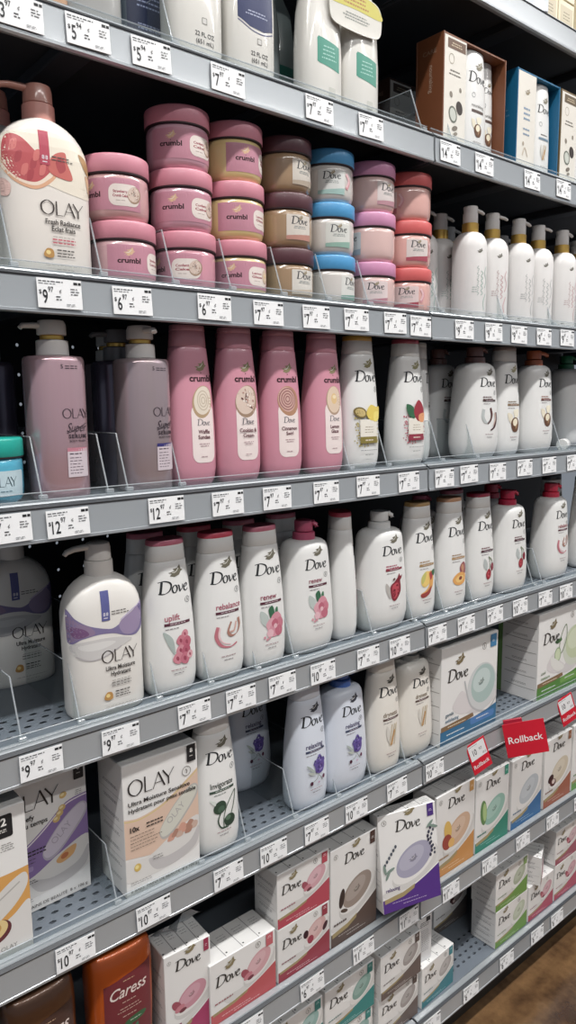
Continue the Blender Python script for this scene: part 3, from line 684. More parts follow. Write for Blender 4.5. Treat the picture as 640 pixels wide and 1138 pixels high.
rr = nt.nodes.new('ShaderNodeMapRange'); rr.inputs['To Min'].default_value = .12; rr.inputs['To Max'].default_value = .34; nt.links.new(n1.outputs['Fac'], rr.inputs['Value']); nt.links.new(rr.outputs[0], b.inputs['Roughness'])
structure(MB().box(-4, 7, -4.5, 4, -.1, 0, b=.001).build('floor', fm))
structure(MB().box(-4, 7, -4.5, 4, 4.3, 4.4, b=.001).build('ceiling', mat('ceiling_white', '#c9c9c6', .8)))

RAIL = mat('price_rail_grey', '#a4a9ad', .32, metal=.3, coat=.35)
DECK = holes_mat('shelf_deck_grey', '#69717a', .45, .020, .017, .0050, .0028, 'XY', (.028, .098))
SIDE = mat('shelf_steel_grey', '#565d65', .45, metal=.2)
UNDER = mat('shelf_underside', '#3c4148', .5, metal=.1)
LIP = mat('shelf_lip_silver', '#a9aeb2', .32, metal=.45)
GROOVE = mat('rail_groove', '#2d3136', .5)
BACK = holes_mat('pegboard_back', '#15171c', .6, .0508, .0508, .0030, .0030, 'XZ', None, False, (-1, .70))
ACR = clear_mat('clear_acrylic', '#f6f8f8', .035); ACE = clear_mat('clear_acrylic_edge', '#f4f7f8', .38, .12)

DZ = dict(A=1.840, B=1.547, C=1.280, D=.985, E=.711, F=.426, G=.148, Z=2.125)
WHERE = dict(Z='overhead shelf', A='top shelf in view', B='shelf of stacked jars', C='shelf of pink bottles', D='shelf of floral body washes', E='shelf of large soap cartons', F='shelf of upright soap cartons', G='bottom shelf near the floor')
BAYS = [(-.176, 1.0405, 'left bay'), (1.0435, 2.262, 'right bay')]
def shelf(k, x0, x1, bay):
    z = DZ[k]; r = thing('metal_shelf', 'grey steel shelf with price rail, %s of the %s' % (WHERE[k], bay), 'shelf', 'steel shelves of the aisle unit', loc=(0, 0, z))
    MB().box(x0 + .002, x1 - .002, .012, .445, -.003, 0, b=.0008).build('deck', DECK, r)
    m = MB().box(x0 + .002, x1 - .002, .012, .444, -.0062, -.0035, b=.0005)
    m.box(x0 + .002, x0 + .006, .015, .447, -.045, -.0035, b=.0008); m.box(x1 - .006, x1 - .002, .015, .447, -.045, -.0035, b=.0008)
    for xx in (x0 + .30, x0 + .61, x0 + .92): m.box(xx - .02, xx + .02, .03, .44, -.022, -.006, b=.002)
    m.box(x0 + .002, x1 - .002, .02, .032, -.030, -.006, b=.001)
    m.build('underside_bracing', UNDER, r)
    rp = [(.0, -.0425), (.0035, -.0435), (.0035, -.040), (.010, -.038), (.010, -.004), (.0035, -.003), (.0, -.0035)]
    rl = MB().prism_x([(-.0015, -.0425), (.001, -.0445), (.012, -.0435), (.012, -.0022), (.0035, -.0022), (.0, -.0045), (-.0002, -.0235)], x0 + .001, x1 - .001)
    rail = rl.build('price_rail', RAIL, r)
    MB().prism_x([(-.0022, -.0448), (.002, -.0462), (.003, -.0440), (-.0008, -.0405), (-.0022, -.0415)], x0 + .001, x1 - .001).build('rail_bottom_edge', LIP, rail)
    MB().prism_x([(-.0006, -.0052), (.0035, -.0018), (.012, -.0018), (.012, .0), (.004, .0006), (-.0012, -.0034)], x0 + .001, x1 - .001).build('rail_top_edge', GROOVE, rail)
    MB().prism_x([(.0030, .0004), (.0125, .0004), (.0148, .0006), (.0148, .0020), (.0125, .0036), (.0040, .0022)], x0 + .001, x1 - .001).build('silver_lip', LIP, r)
    if k not in ('F', 'G', 'Z'):
        f = MB().box(x0 + .003, x1 - .003, .0125, .0137, .003, .0125, b=.0003).build('clear_front_fence', ACR, r)
        e = MB().box(x0 + .003, x1 - .003, .0120, .0142, .0125, .0138, b=.0004)
        e.box(x0 + .003, x1 - .003, .0070, .0145, .0038, .0048, b=.0004); e.build('fence_edge', ACE, f)
    return r
for x0, x1, bay in BAYS:
    for k in 'ZABCDEFG': shelf(k, x0, x1, bay)
    t = thing('shelving_back_frame', 'dark pegboard back and uprights behind the %s' % bay, 'shelving', loc=(0, 0, 0))
    MB().box(x0, x1, .450, .453, .02, 2.5, b=.0005).build('back_panel', BACK, t)
    for xx in (x0 + .013, x1 - .013): MB().box(xx - .012, xx + .012, .4535, .50, 0, 2.5, b=.002).build('upright', SIDE, t)
    tag(MB().box(x0 + .001, x1 - .001, .05, .056, 0.0, .098, b=.001).build('kick_plate', mat('kick_plate_black', '#15130f', .5)), 'black kick plate under the bottom shelf of the %s' % bay, 'kick plate')

# ---------------------------------------------------------------- clear dividers between the facings
DIVP = [(.016, .004), (.044, .078), (.40, .078), (.40, .004)]
def divider_root(loc, label):
    r = thing('shelf_divider', label, 'divider', 'clear dividers between the facings', loc)
    m = MB(); t = .0006
    m.v += [(sx * t, y, z) for sx in (-1, 1) for y, z in DIVP]
    for f in ((0, 1, 2, 3), (7, 6, 5, 4), (0, 4, 5, 1), (1, 5, 6, 2), (2, 6, 7, 3), (3, 7, 4, 0)): m.face(f)
    m.build('clear_plate', ACR, r)
    e = MB().tube([(0, .016, .004), (0, .044, .0785)], .0011, k=8).tube([(0, .044, .0785), (0, .40, .0785)], .0008, k=8)
    e.build('bright_edge', ACE, r)
    MB().box(-.005, .005, .0098, .0165, .0050, .0105, b=.001).build('clip_foot', ACE, r)
    return r
DIVS = {
 'A': [(.545, 'to the left of the two refill bottles'), (1.03, 'beside the recessed brown carton'), (1.112, 'before the brown gift box')],
 'B': [(.322, 'at the left foot of the grapefruit bottle'), (.432, 'between the grapefruit bottle and the first jars'), (.5345, 'between the first and second jar stacks'), (.627, 'before the pale yellow jars'), (.720, 'before the brown lidded jars'), (.810, 'before the blue lidded jars'), (.903, 'before the mauve lidded jars'), (1.088, 'to the right of the coral lidded jars'), (1.285, 'between gold collared pump bottles'), (1.462, 'before the third gold collared pump bottle'), (1.60, 'at the right end behind the last gold collared pump')],
 'C': [(.340, 'between the aqua jar and the pink serum bottle'), (.427, 'to the right of the pink serum bottle'), (.455, 'to the left of the mauve serum bottle'), (.535, 'between the mauve serum bottle and the first pink bottle'), (.861, 'before the yellow lidded bottle'), (.952, 'to the right of the yellow lidded bottle'), (1.098, 'to the right of the berry bottle'), (1.205, 'before the squat coconut pump bottle'), (1.52, 'beside the loose white cap')],
 'D': [(.296, 'at the far left of the empty facing'), (.372, 'at the left foot of the purple wave bottle'), (.487, 'between the purple wave bottle and the orchid bottle'), (.5735, 'to the right of the orchid bottle'), (.6605, 'before the first peony bottle'), (.7365, 'between the two peony bottles'), (.918, 'before the pomegranate bottle'), (1.028, 'before the mango bottle'), (1.118, 'before the peach bottle'), (1.212, 'before the cherry bottle'), (1.43, 'to the right of the cherry pump bottle'), (1.465, 'to the left of the red capped pump bottle')],
 'E': [(.411, 'between the purple and the peach carton'), (.548, 'between the peach carton and the green print bottle'), (.634, 'at the left of the empty facing'), (.733, 'before the flower print bottle'), (.832, 'between the two flower print bottles'), (.918, 'between the flower pump bottle and the oat bottle'), (1.012, 'between the two oat print bottles')],
}
droot = None
for k, L in DIVS.items():
    for x, ph in L:
        lab = 'clear plastic divider ' + ph; loc = (x, 0, DZ[k])
        if droot is None: droot = divider_root(loc, lab)
        else: dup(droot, loc, lab)

# ---------------------------------------------------------------- price tags
TAGM = mat('tag_paper', '#e4e5e6', .5, spec=.3)
TAGS = {}
def tag_mesh(price, cents):
    k = (price, cents)
    if k in TAGS: return TAGS[k]
    w, h = .054, .0335
    card = MB().box(-w / 2, w / 2, -.0008, 0, -h / 2, h / 2, b=.0002).mesh('price_tag', TAGM)
    a = Art(); c = '#26282c'
    a.micro(-w / 2 + .002, h / 2 - .0042, w * .62, 1, '#55585c', h=.0013, align='L', seed=len(price) + int(price)); a.micro(-w / 2 + .002, h / 2 - .0066, w * .5, 1, '#7b7e82', h=.0009, align='L')
    a.rect(w / 2 - .0075, h / 2 - .0040, .0048, .0030, '#1c1d20'); a.rect(w / 2 - .0025, h / 2 - .0040, .0036, .0030, '#1c1d20')
    a.text('$', -w / 2 + .0035, -.001, .0065, c, bold=.01)
    fs = .0215; vs, ts, x0, x1 = text_tris(price, .012, 0., 1.)
    a.text(price, -w / 2 + .006, -h / 2 + .0055, fs, c, bold=.012, align='L', xs=.62)
    xe = -w / 2 + .006 + (x1 - x0) * fs * .62 + .0008
    a.text(cents, xe, .0015, .0085, c, bold=.01, align='L', xs=.75)
    a.text('\u00a2', xe + .0135, .0012, .0065, c, bold=.0, align='L'); a.micro(xe + .009, -.004, .007, 2, '#4a4d50', h=.0012, gap=.0032, align='L')
    a.micro(w / 2 - .014, h / 2 - .011, .011, 3, '#6a6d70', h=.0010, gap=.0030, align='L', seed=int(cents)); a.micro(w / 2 - .020, -h / 2 + .005, .014, 2, '#9b9ea1', h=.0007, gap=.0018, align='L')
    TAGS[k] = (card, a); return TAGS[k]
TPR = {}
def price_tag(k, x, price, cents, phrase, tilt=0., dz=0.):
    lab = 'white price tag on the rail ' + phrase; loc = (x, -.0024, DZ[k] - .0235 + dz); key = (price, cents)
    if key not in TPR:
        card, a = tag_mesh(price, cents)
        r = link('price_tag', card, None, loc); tag(r, lab, 'price tag', 'white paper price tags'); a.build('tag_print', on_flat(-.0008), r)
        TPR[key] = r
    else: r = dup(TPR[key], loc, lab)
    r.rotation_euler = (math.radians(-3), math.radians(tilt), 0)
T = {
 'A': [(.339, '3', '97', 'below the orange pouch, leftmost of the top shelf'), (.419, '5', '94', 'below the clear body wash bottle on the top shelf'), (.501, '5', '94', 'below the navy labelled bottle on the top shelf'), (.615, '7', '97', 'below the white refill bottles on the top shelf'), (.778, '7', '97', 'below the left edge of the green labelled twin pack'), (.886, '7', '97', 'below the right edge of the green labelled twin pack'), (1.082, '14', '97', 'below the brown gift box'), (1.18, '14', '97', 'below the bottles inside the brown gift box'), (1.335, '14', '97', 'below the blue gift box'), (1.45, '14', '97', 'below the gap right of the blue gift box'), (1.57, '14', '97', 'below the rightmost gift box')],
 'B': [(.368, '9', '97', 'below the grapefruit pump bottle'), (.462, '6', '97', 'below the two stacked pink jars'), (.585, '6', '97', 'below the tallest stack of pink jars'), (.678, '7', '97', 'below the pale yellow jars'), (.770, '7', '97', 'below the brown lidded jars'), (.856, '7', '97', 'below the blue lidded jars'), (.947, '7', '97', 'below the mauve lidded jars'), (1.012, '7', '97', 'below the coral lidded jars'), (1.134, '9', '97', 'below the leftmost gold collared pumps'), (1.225, '9', '97', 'below the tallest gold collared pump'), (1.31, '9', '97', 'between the first and second front gold collared pumps'), (1.40, '9', '97', 'below the second front gold collared pump'), (1.49, '9', '97', 'left of the third front gold collared pump'), (1.58, '9', '97', 'below the rightmost front gold collared pump')],
 'C': [(.291, '9', '97', 'below the aqua jar'), (.363, '12', '97', 'below the pink serum bottle'), (.50, '12', '97', 'below the mauve serum bottle'), (.60, '7', '97', 'below the first and second pink bottles'), (.69, '7', '97', 'below the second and third pink bottles'), (.79, '7', '97', 'below the fourth pink bottle'), (.885, '7', '97', 'below the yellow lidded bottle'), (.987, '7', '97', 'below the berry bottle'), (1.086, '7', '97', 'first in the right bay under the coconut pump'), (1.16, '7', '97', 'below the dim pump bottle behind the coconut pump'), (1.253, '7', '97', 'below the middle of the squat coconut pump'), (1.348, '7', '97', 'below the shea bottle'), (1.441, '7', '97', 'below the orange pump bottle'), (1.541, '7', '97', 'below the loose white cap')],
 'D': [(.312, '9', '97', 'below the empty facing with the dim purple bottle'), (.419, '9', '97', 'below the purple wave pump bottle'), (.534, '7', '97', 'below the orchid bottle'), (.616, '7', '97', 'below the red lidded swoosh bottle'), (.696, '7', '97', 'below the first peony bottle'), (.782, '10', '97', 'below the peony pump bottle'), (.888, '7', '97', 'below the plain sided bottle left of the pomegranate'), (.969, '10', '97', 'below the pomegranate pump bottle'), (1.075, '7', '97', 'below the mango bottle'), (1.164, '7', '97', 'below the peach bottle'), (1.26, '7', '97', 'below the cherry bottle'), (1.351, '10', '97', 'below the red headed cherry pump'), (1.449, '7', '97', 'below the gap left of the red capped swoosh pump'), (1.536, '10', '97', 'below the red capped swoosh pump')],
 'E': [(.341, '10', '97', 'below the purple carton'), (.457, '10', '97', 'below the peach carton'), (.586, '7', '97', 'below the green print bottle'), (.674, '10', '97', 'below the empty facing with the dim flower bottle'), (.767, '7', '97', 'below the front flower print bottle'), (.861, '10', '97', 'below the blue headed flower pump'), (.967, '7', '97', 'below the oat bottle'), (1.076, '10', '97', 'at the left edge of the blue carton')],
 'F': [(.62, '6', '97', 'below the single pink soap carton'), (.755, '6', '97', 'below the stacked pink and berry cartons'), (.881, '11', '97', 'below the coconut soap carton'), (1.006, '11', '97', 'below the purple banded soap carton'), (1.137, '11', '97', 'below the mango soap carton'), (1.271, '11', '97', 'below the teal banded soap carton'), (1.399, '11', '97', 'below the blue banded soap carton'), (1.525, '11', '97', 'below the orange banded soap carton'), (1.65, '11', '97', 'below the green banded soap carton')],
 'G': [(1.085, '6', '97', 'lowest of all, at the bottom edge'), (1.217, '6', '97', 'below the empty patch of the bottom shelf'), (1.352, '6', '97', 'below the green soap cartons'), (1.479, '6', '97', 'below the tipped pink carton'), (1.568, '6', '97', 'below the pink cartons, far right of the bottom shelf')],
}
rt = random.Random(9)
for k, L in T.items():
    for x, p, c, ph in L: price_tag(k, x, p, c, ph, tilt=rt.uniform(-1.2, 1.2), dz=rt.uniform(-.0012, .0012))

RED = mat('rollback_red', '#c4162f', .4, coat=.2)
def rollback_flag(x, label, k='E'):
    r = thing('sale_flag', label, 'sale flag', 'small red sale flags', (x, -.0035, DZ[k] - .004)); r.rotation_euler = (math.radians(-3), math.radians(-20), math.radians(-14))
    MB().box(-.006, .006, 0, .0025, -.006, -.001, b=.0005).build('clip', RED, r)
    MB().box(-.0245, .0245, -.001, 0, -.070, 0, b=.0003).build('red_card', RED, r)
    a = Art(); a.rect(0, -.0215, .042, .035, '#e9e9ea'); a.micro(-.018, -.008, .03, 1, '#55585c', align='L'); a.text('10', -.008, -.029, .019, '#26282c', bold=.012, xs=.65); a.text('97', .008, -.024, .009, '#26282c'); a.micro(.010, -.032, .012, 2, '#6a6d70', align='L')
    a.text('Rollback', 0, -.058, .013, '#f4e9ea', bold=.012, fit=.041)
    a.build('flag_print', on_flat(-.001), r)
rollback_flag(1.200, 'small red sale flag with white price, below the blue carton')
rollback_flag(1.545, 'small red sale flag with white price, below the green carton')
r = thing('sale_sign', 'large square red sale sign jutting out from the price rail', 'sale sign', None, (1.296, -.004, DZ['E'] + .002)); r.rotation_euler = (math.radians(-4), math.radians(-11), math.radians(-42))
MB().box(0, .088, -.0008, 0, -.074, .0, b=.0003).build('red_card', RED, r)
MB().box(.004, .044, .001, .006, -.004, .008, b=.001).build('clip', mat('clip_red', '#a81a33', .3), r)
a = Art(); a.text('Rollback', .044, -.044, .021, '#f6eeee', bold=.012, fit=.073); a.build('sign_print', on_flat(-.0008), r)
# ---------------------------------------------------------------- products, shelf by shelf (x across, y depth, z up)
zA, zB, zC, zD, zE, zF, zG, zZ = (DZ[k] + .0003 for k in 'ABCDEFGZ')

# ---- top shelf in view
r = thing('refill_pouch', 'orange and peach pouch whose base shows at the top left', 'pouch', None, (.375, .05, zA))
MB().loft([(0, .075, .03, -.01), (.004, .08, .036, -.012), (.03, .082, .04, -.012), (.10, .08, .034, -.01), (.18, .078, .006, -.002)]).build('pouch', mat('peach_film', '#dcab86', .35, coat=.3), r)
a = Art(); a.rect(.004, .085, .06, .12, '#e08a1c'); a.build('printed_label', on_loft([(0, .075, .03, 8), (.03, .082, .04, 8), (.10, .08, .034, 8), (.18, .078, .006, 8)]), r, grid=.006)
CLR = [(0, .062, .04, 3), (.003, .07, .046, 3), (.02, .075, .05, 3), (.12, .074, .05, 3), (.17, .062, .044, 2.6), (.19, .04, .034, 2.2), (.2, .03, .03, 2)]
def plain_bottle(name, label, loc, col, capc, art=None, prof=CLR, group=None, rz=0., coat=.6, rough=.25):
    r = thing(name, label, 'body wash bottle', group, loc, rz)
    MB().loft(prof).build('body', mat('bottle_' + col.strip('#') + '_%d' % (coat * 10), col, rough, coat=coat), r)
    z = prof[-1][0]; MB().loft([(z + .0005, .03, .03, 2), (z + .001, .033, .033, 2), (z + .026, .032, .032, 2), (z + .028, .028, .028, 2)], N=32).build('cap', plastic(capc), r)
    if art: art.build('printed_label', on_loft(prof), r, grid=.006)
    return r
plain_bottle('body_wash_bottle', 'cloudy grey bottle between the orange pouch and the navy label', (.448, .05, zA), '#9c9c9a', '#8f9294')
a = Art(); a.rect(0, .10, .060, .14, '#1f2c4e'); a.micro(0, .05, .045, 3, '#8f9cc0', h=.002, gap=.005); a.micro(0, .09, .045, 4, '#8f9cc0', h=.002, gap=.006)
plain_bottle('body_wash_bottle', 'bottle with navy blue label, at the back of the top shelf', (.548, .105, zA), '#55606a', '#20293c', a)
REF = [(0, .068, .040, 3), (.003, .077, .048, 3), (.02, .082, .052, 3), (.09, .083, .052, 3), (.13, .081, .05, 3), (.17, .066, .044, 2.6), (.19, .04, .034, 2.2), (.2, .03, .03, 2)]
def refill_art(navy):
    a = Art()
    if navy: a.poly([(-.03, .075), (-.012, .066), (.012, .064), (.03, .070), (.03, .15), (-.03, .15)], '#2c3766'); a.micro(0, .085, .04, 2, '#aab2d0', h=.0016, gap=.004); a.pen([(-.03, .072), (-.01, .0625), (.012, .0605), (.03, .0665)], .0012, '#56598a')
    a.rrect(.004, .050, .008, .008, .001, '#8d8a84'); a.rrect(.004, .050, .006, .006, .001, '#cfcdc8')
    a.text('22 FL OZ', .004, .0305, .0078, '#3a3a3c', bold=.01, fit=.030); a.text('(651 mL)', .004, .0215, .0078, '#3a3a3c', bold=.01, fit=.028)
    return a
plain_bottle('body_wash_bottle', 'milky white bottle printed 22 FL OZ, left of the pair', (.592, .047, zA), '#cfcdc7', '#d5d4d0', refill_art(False), REF)
plain_bottle('body_wash_bottle', 'milky white bottle printed 22 FL OZ with navy label, right of the pair', (.683, .047, zA), '#cfcdc7', '#d5d4d0', refill_art(True), REF)
a = Art(); a.rect(0, .07, .05, .035, '#1e7f70')
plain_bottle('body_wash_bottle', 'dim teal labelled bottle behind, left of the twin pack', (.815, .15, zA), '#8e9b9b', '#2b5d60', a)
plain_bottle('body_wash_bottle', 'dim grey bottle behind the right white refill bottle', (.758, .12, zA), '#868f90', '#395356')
TW = [(0, .066, .044, 2.6), (.003, .075, .05, 2.6), (.015, .079, .053, 2.6), (.08, .079, .053, 2.6), (.13, .073, .05, 2.5), (.165, .062, .045, 2.4), (.19, .05, .04, 2.3), (.194, .046, .037, 2.3)]
r = thing('twin_pack', 'twin pack of white bottles with green labels and a yellow paper collar', 'twin pack', None, (0, 0, zA))
for x in (.822, .904):
    MB().loft([(p[0], p[1], p[2], p[3], x, .05) for p in TW]).build('bottle', mat('pearl_plastic', '#d3d1cb', .28, coat=.5), r)
    MB().loft([(.1945, .042, .034, 2.4, x, .05), (.1955, .045, .037, 2.4, x, .05), (.21, .043, .035, 2.4, x, .05), (.2125, .04, .032, 2.4, x, .05)]).build('cap', plastic('#c9c9c4'), r)
    a = Art(); a.poly([(-.022, .058), (-.018, .056), (.022, .050), (.022, .086), (-.02, .093), (-.022, .090)], '#3d9c86'); a.micro(0, .080, .03, 4, '#9ed3c6', h=.0016, gap=.0055); a.rrect(.006, .02, .014, .012, .002, '#c4c4ba')
    a.build('bottle_label', on_loft(TW), r, grid=.005, loc=(x, .05, 0))
m = MB(); L = [(-.056, .140), (-.054, .158), (-.04, .168), (.0, .171), (.04, .168), (.054, .158), (.056, .140), (.053, .124), (.04, .117), (.0, .115), (-.04, .117), (-.053, .124)]
pts = smooth(L, k=4); s = len(m.v); m.v += [(.875 + x, .0195, z) for x, z in pts] + [(.875 + x, .0212, z) for x, z in pts]; n = len(pts)
for i in range(n): m.face((s + i, s + (i + 1) % n, s + n + (i + 1) % n, s + n + i))
m.face(tuple(range(s, s + n))); m.face(tuple(reversed(range(s + n, s + 2 * n))))
m.build('paper_collar', mat('collar_paper', '#c8c6be', .35, coat=.4), r)
a = Art(); a.blob([(-.054, .146), (-.053, .157), (-.04, .1665), (0, .170), (.04, .1665), (.053, .157), (.054, .146), (.0, .147)], '#cfc52a', .875, 0, 1.)
a.micro(.875, .162, .055, 3, '#b5762a', h=.0026, gap=.0055); a.micro(.875, .138, .06, 3, '#8d938c', h=.0016, gap=.004)
a.build('collar_print', on_flat(.0195), r)

def gift_box(label, x0, side, w=.262, bottles=2, blue=False, y=.028, z=zA, d=.062, h=.186, word='nourishing', bxs=((.103, .024, 1.1), (.160, .036, .62))):
    r = thing('gift_box', label, 'gift box', None, (x0, y, z))
    cm = mat('gift_card_' + side.strip('#'), side, .45)
    MB().box(0, w, d - .003, d, 0, h, b=.0008).box(0, .003, 0, d - .003, 0, h, b=.0008).box(w - .003, w, 0, d - .003, 0, h, b=.0008).box(.003, w - .003, .001, d - .003, 0, .004, b=.0008).box(.003, w - .003, .001, d - .003, h - .004, h, b=.0008).build('tray', cm, r)
    MB().box(.003, .064, .0, .004, .004, h - .004, b=.0008).box(.0605, .064, .004, d - .003, .004, h - .004, b=.0008).build('front_panel', mat('gift_card_white', '#d5d1c8', .45), r)
    a = Art()
    if blue:
        bird(a, .034, h * .80, .018, '#97886a')
        for i, y_ in enumerate((.62, .57, .52)): a.micro(.034, h * y_, .03, 1, '#7d9cbb', h=.0035)
        for i, y_ in enumerate((.42, .37)): a.micro(.034, h * y_, .03, 1, '#7d9cbb', h=.003)
        a.pen([(.022, .03), (.03, .045), (.04, .03)], .003, '#c9b9a5'); a.ell(.024, .052, .003, .004, '#b5a692')
    else:
        a.rect(.036, h - .016, .050, .016, mixhex(side, '#6a5a40', .4)); a.micro(.036, h - .015, .034, 2, '#cdb892', h=.0016, gap=.004)
        a.pen([(.007 * math.cos(t), .008 * math.sin(t)) for t in [2 * PI * i / 12 for i in range(12)]], .0012, '#b0a58e', cx=.022, cy=h - .040, closed=True)
        a.micro(.032, h - .060, .036, 2, '#6c655a', h=.0022, gap=.006)
        for x, y_, rx, ry, c in ((.046, .070, .009, .0115, '#3b302b'), (.028, .056, .0115, .014, '#6a7063'), (.028, .056, .0085, .011, '#c9cdc2'), (.034, .034, .008, .004, '#7d7264'), (.022, .088, .004, .005, '#8a8071'), (.048, .100, .003, .004, '#8a8071'), (.036, .025, .006, .003, '#8d8577')): a.ell(x, y_, rx, ry, c, 20, 18)
    a.build('panel_print', on_flat(0), r)
    s = Art()
    if blue: s.micro(d / 2, h * .6, d * .5, 2, '#3b7fa6', h=.003, gap=.01)
    else: s.text(word, d * .5, h * .62, .012, '#b79a82', bold=0., rot=-90, fit=.045); s.text('CARE', d * .5, h * .84, .010, '#a08069', fit=.03)
    s.build('side_print', on_side(0, d), r)
    for bx, by, bs in bxs[:bottles]:
        P = [(0, .060, .032, 2.5), (.003, .070, .040, 2.5), (.02, .074, .043, 2.5), (.06, .074, .043, 2.5), (.11, .068, .041, 2.5), (.16, .058, .038, 2.5), (.174, .055, .036, 2.5), (.176, .052, .034, 2.5)]
        P = [(p[0], p[1] * bs, p[2] * (.5 + .5 * bs), p[3]) for p in P]
        MB().loft([(p[0] + .0045, p[1], p[2], p[3], bx, by) for p in P]).build('bottle', WHITE, r)
        b = Art(); dove_logo(b, 0, .122, .044 * bs, '#33363a', '#857d66'); b.pen([(.004 * math.cos(t), .004 * math.sin(t)) for t in [2 * PI * q / 10 for q in range(10)]], .0009, '#8d9294', cx=-.012, cy=.100, closed=True)
        b.text('nourishing', 0, .080, .008, '#5b5550', fit=.034) if not blue else b.micro(0, .080, .03, 1, '#5b5550', h=.0016); b.rect(0, .073, .034, .0045, '#5b4640' if not blue else '#6f8ba0')
        pic(b, 'shea' if not blue else 'oat', 0, .045, .034); b.micro(0, .020, .03, 1, '#a5a19a')
        b.build('bottle_label', on_loft(P), r, grid=.005, loc=(bx, by, .0045))
    return r
gift_box('brown gift box with a white front panel and two white bottles inside', 1.097, '#6e4128', w=.186)
gift_box('blue gift box with a white front panel and white bottles inside', 1.322, '#0f5b80', w=.152, blue=True, y=.028, bottles=1, bxs=((.106, .026, .95),))
gift_box('brown topped gift box, rightmost on the top shelf', 1.480, '#6b5a3e', w=.20)
r = gift_box('dim brown carton set far back, left of the brown gift box', 1.150, '#452c20', w=.15, bottles=1, y=.20, h=.178)
r.location.x = 1.148

# ---- overhead shelf, right bay
def plain_carton(label, loc, w, d, h, col, fc=None, name='small_carton', cat='carton', group=None, rz=0.):
    a = Art()
    if fc:
        a.rect(0, h * .5, w * .8, h * .7, fc); a.micro(0, h * .65, w * .5, 3, mixhex(fc, '#000000', .35), h=h * .03, gap=h * .09)
    return carton(name, label, cat, group, loc, w, d, h, col, a if fc else None, rz=rz)
plain_carton('white carton with a black printed front on the overhead shelf', (1.330, .012, zZ + .001), .09, .12, .13, '#c8ccd4', '#23252c', rz=-.25)
for i, (x, z0) in enumerate(((1.425, 0), (1.487, 0), (1.425, .066), (1.487, .066))):
    plain_carton(['cream carton, lower left of four on the overhead shelf', 'cream carton, lower right of four on the overhead shelf', 'cream carton, upper left of four on the overhead shelf', 'cream carton, upper right of four on the overhead shelf'][i], (x, .03, zZ + z0 + .0005), .058, .07, .064, '#d9cfb4', '#cdbf9c', group='cream cartons on the overhead shelf')
for i, x in enumerate((1.546, 1.584)):
    plain_carton(('narrow cream carton, left of the two slim ones overhead', 'narrow cream carton, right of the two slim ones overhead')[i], (x, .03, zZ), .034, .06, .088, '#d4c9ad', '#c2b391', group='slim cream cartons overhead')
plain_bottle('lotion_bottle', 'round white bottle at the top right corner on the overhead shelf', (1.69, .09, zZ), '#dfe3e6', '#dfe3e6', prof=[(0, .09, .06, 2.6), (.004, .1, .07, 2.6), (.06, .102, .072, 2.6), (.12, .095, .065, 2.5), (.16, .07, .05, 2.3), (.18, .034, .034, 2)])

# ---- jars and pumps
PKB, PKL = '#caa2a6', '#c98594'
dome_bottle('white pump bottle with grapefruit print and pink pump, far left', (.377, .052, zB), mat('cream_bottle', '#dcd6cf', .3, coat=.4), mat('pump_pink', '#cf9388', .35, coat=.2), mat('pump_rose', '#b98578', .3, coat=.6), olay_dome_art('grapefruit'), rz=-.04).scale = (1, 1, .95)
rb = dome_bottle('same grapefruit bottle behind, its pink pump cut by the left edge', (.352, .128, zB), mat('cream_bottle', '#dcd6cf', .3), mat('pump_pink', '#cf9388', .35), mat('pump_rose', '#b98578', .3), None)
def jar_crumbl_art(rot, dark=False, fl='Strawberry', l2='Crumb Cake', cook='cookie_chip', bg='#cb8499'):
    a = Art(); R = .0426; o = rot * R
    a.rect(o, .030, .096, .038, bg)
    bird(a, o - .020, .0405, .015, '#e3b98a'); a.ell(o - .020, .0335, .0006, .0006, '#4a2430', 0, 8); crumbl_word(a, o - .020, .0265, .030)
    a.rrect(o + .0255, .029, .040, .026, .009, '#eadcd3'); a.text(fl, o + .020, .0315, .0045, '#a83a4e', bold=.03, fit=.018); a.text(l2, o + .020, .0265, .0045, '#a83a4e', bold=.03, fit=.019); a.micro(o + .020, .022, .016, 1, '#b9a59c', h=.0008)
    pic(a, cook, o + .0385, .030, .022)
    return a
CJ = 'pink lidded cookie scrub jars'
def crumbl_jar(label, x, y, z, content, rot, fl='Strawberry', l2='Crumb Cake', cook='cookie_chip', bg='#cb8499'):
    return jar(label, (x, y, z), content, PKL, jar_crumbl_art(rot, fl=fl, l2=l2, cook=cook, bg=bg), CJ)
JH = .0790
crumbl_jar('pink lidded jar with cookie label turned left, lower of two', .486, .064, zB, PKB, .18)
crumbl_jar('pink lidded jar turned to show its cookie, upper of two', .480, .066, zB + JH, '#caa0a0', -.80)
crumbl_jar('pink lidded jar turned to its cookie, bottom of the first tall stack', .582, .064, zB, '#c98f9c', -1.12, 'Confetti', 'Cake')
crumbl_jar('pink lidded jar, middle of the first tall stack', .579, .065, zB + JH, '#c79aa8', -.35, 'Confetti', 'Cake', 'cookie_chip')
crumbl_jar('pink lidded jar, top of the first tall stack', .577, .066, zB + 2 * JH, '#c79aa8', -.30, 'Confetti', 'Cake')
crumbl_jar('pink lidded jar of pale yellow scrub, bottom of its stack', .673, .064, zB, '#d9c496', -.37, 'Lemon', 'Glaze', 'cookie_lemon')
crumbl_jar('pink lidded jar of pale yellow scrub, middle of its stack', .670, .065, zB + JH, '#dcc68e', -.07, 'Lemon', 'Glaze', 'cookie_lemon')
crumbl_jar('pink lidded jar of pale yellow scrub, top of its stack', .669, .066, zB + 2 * JH, '#dcc68e', .30, 'Lemon', 'Glaze', 'cookie_lemon')
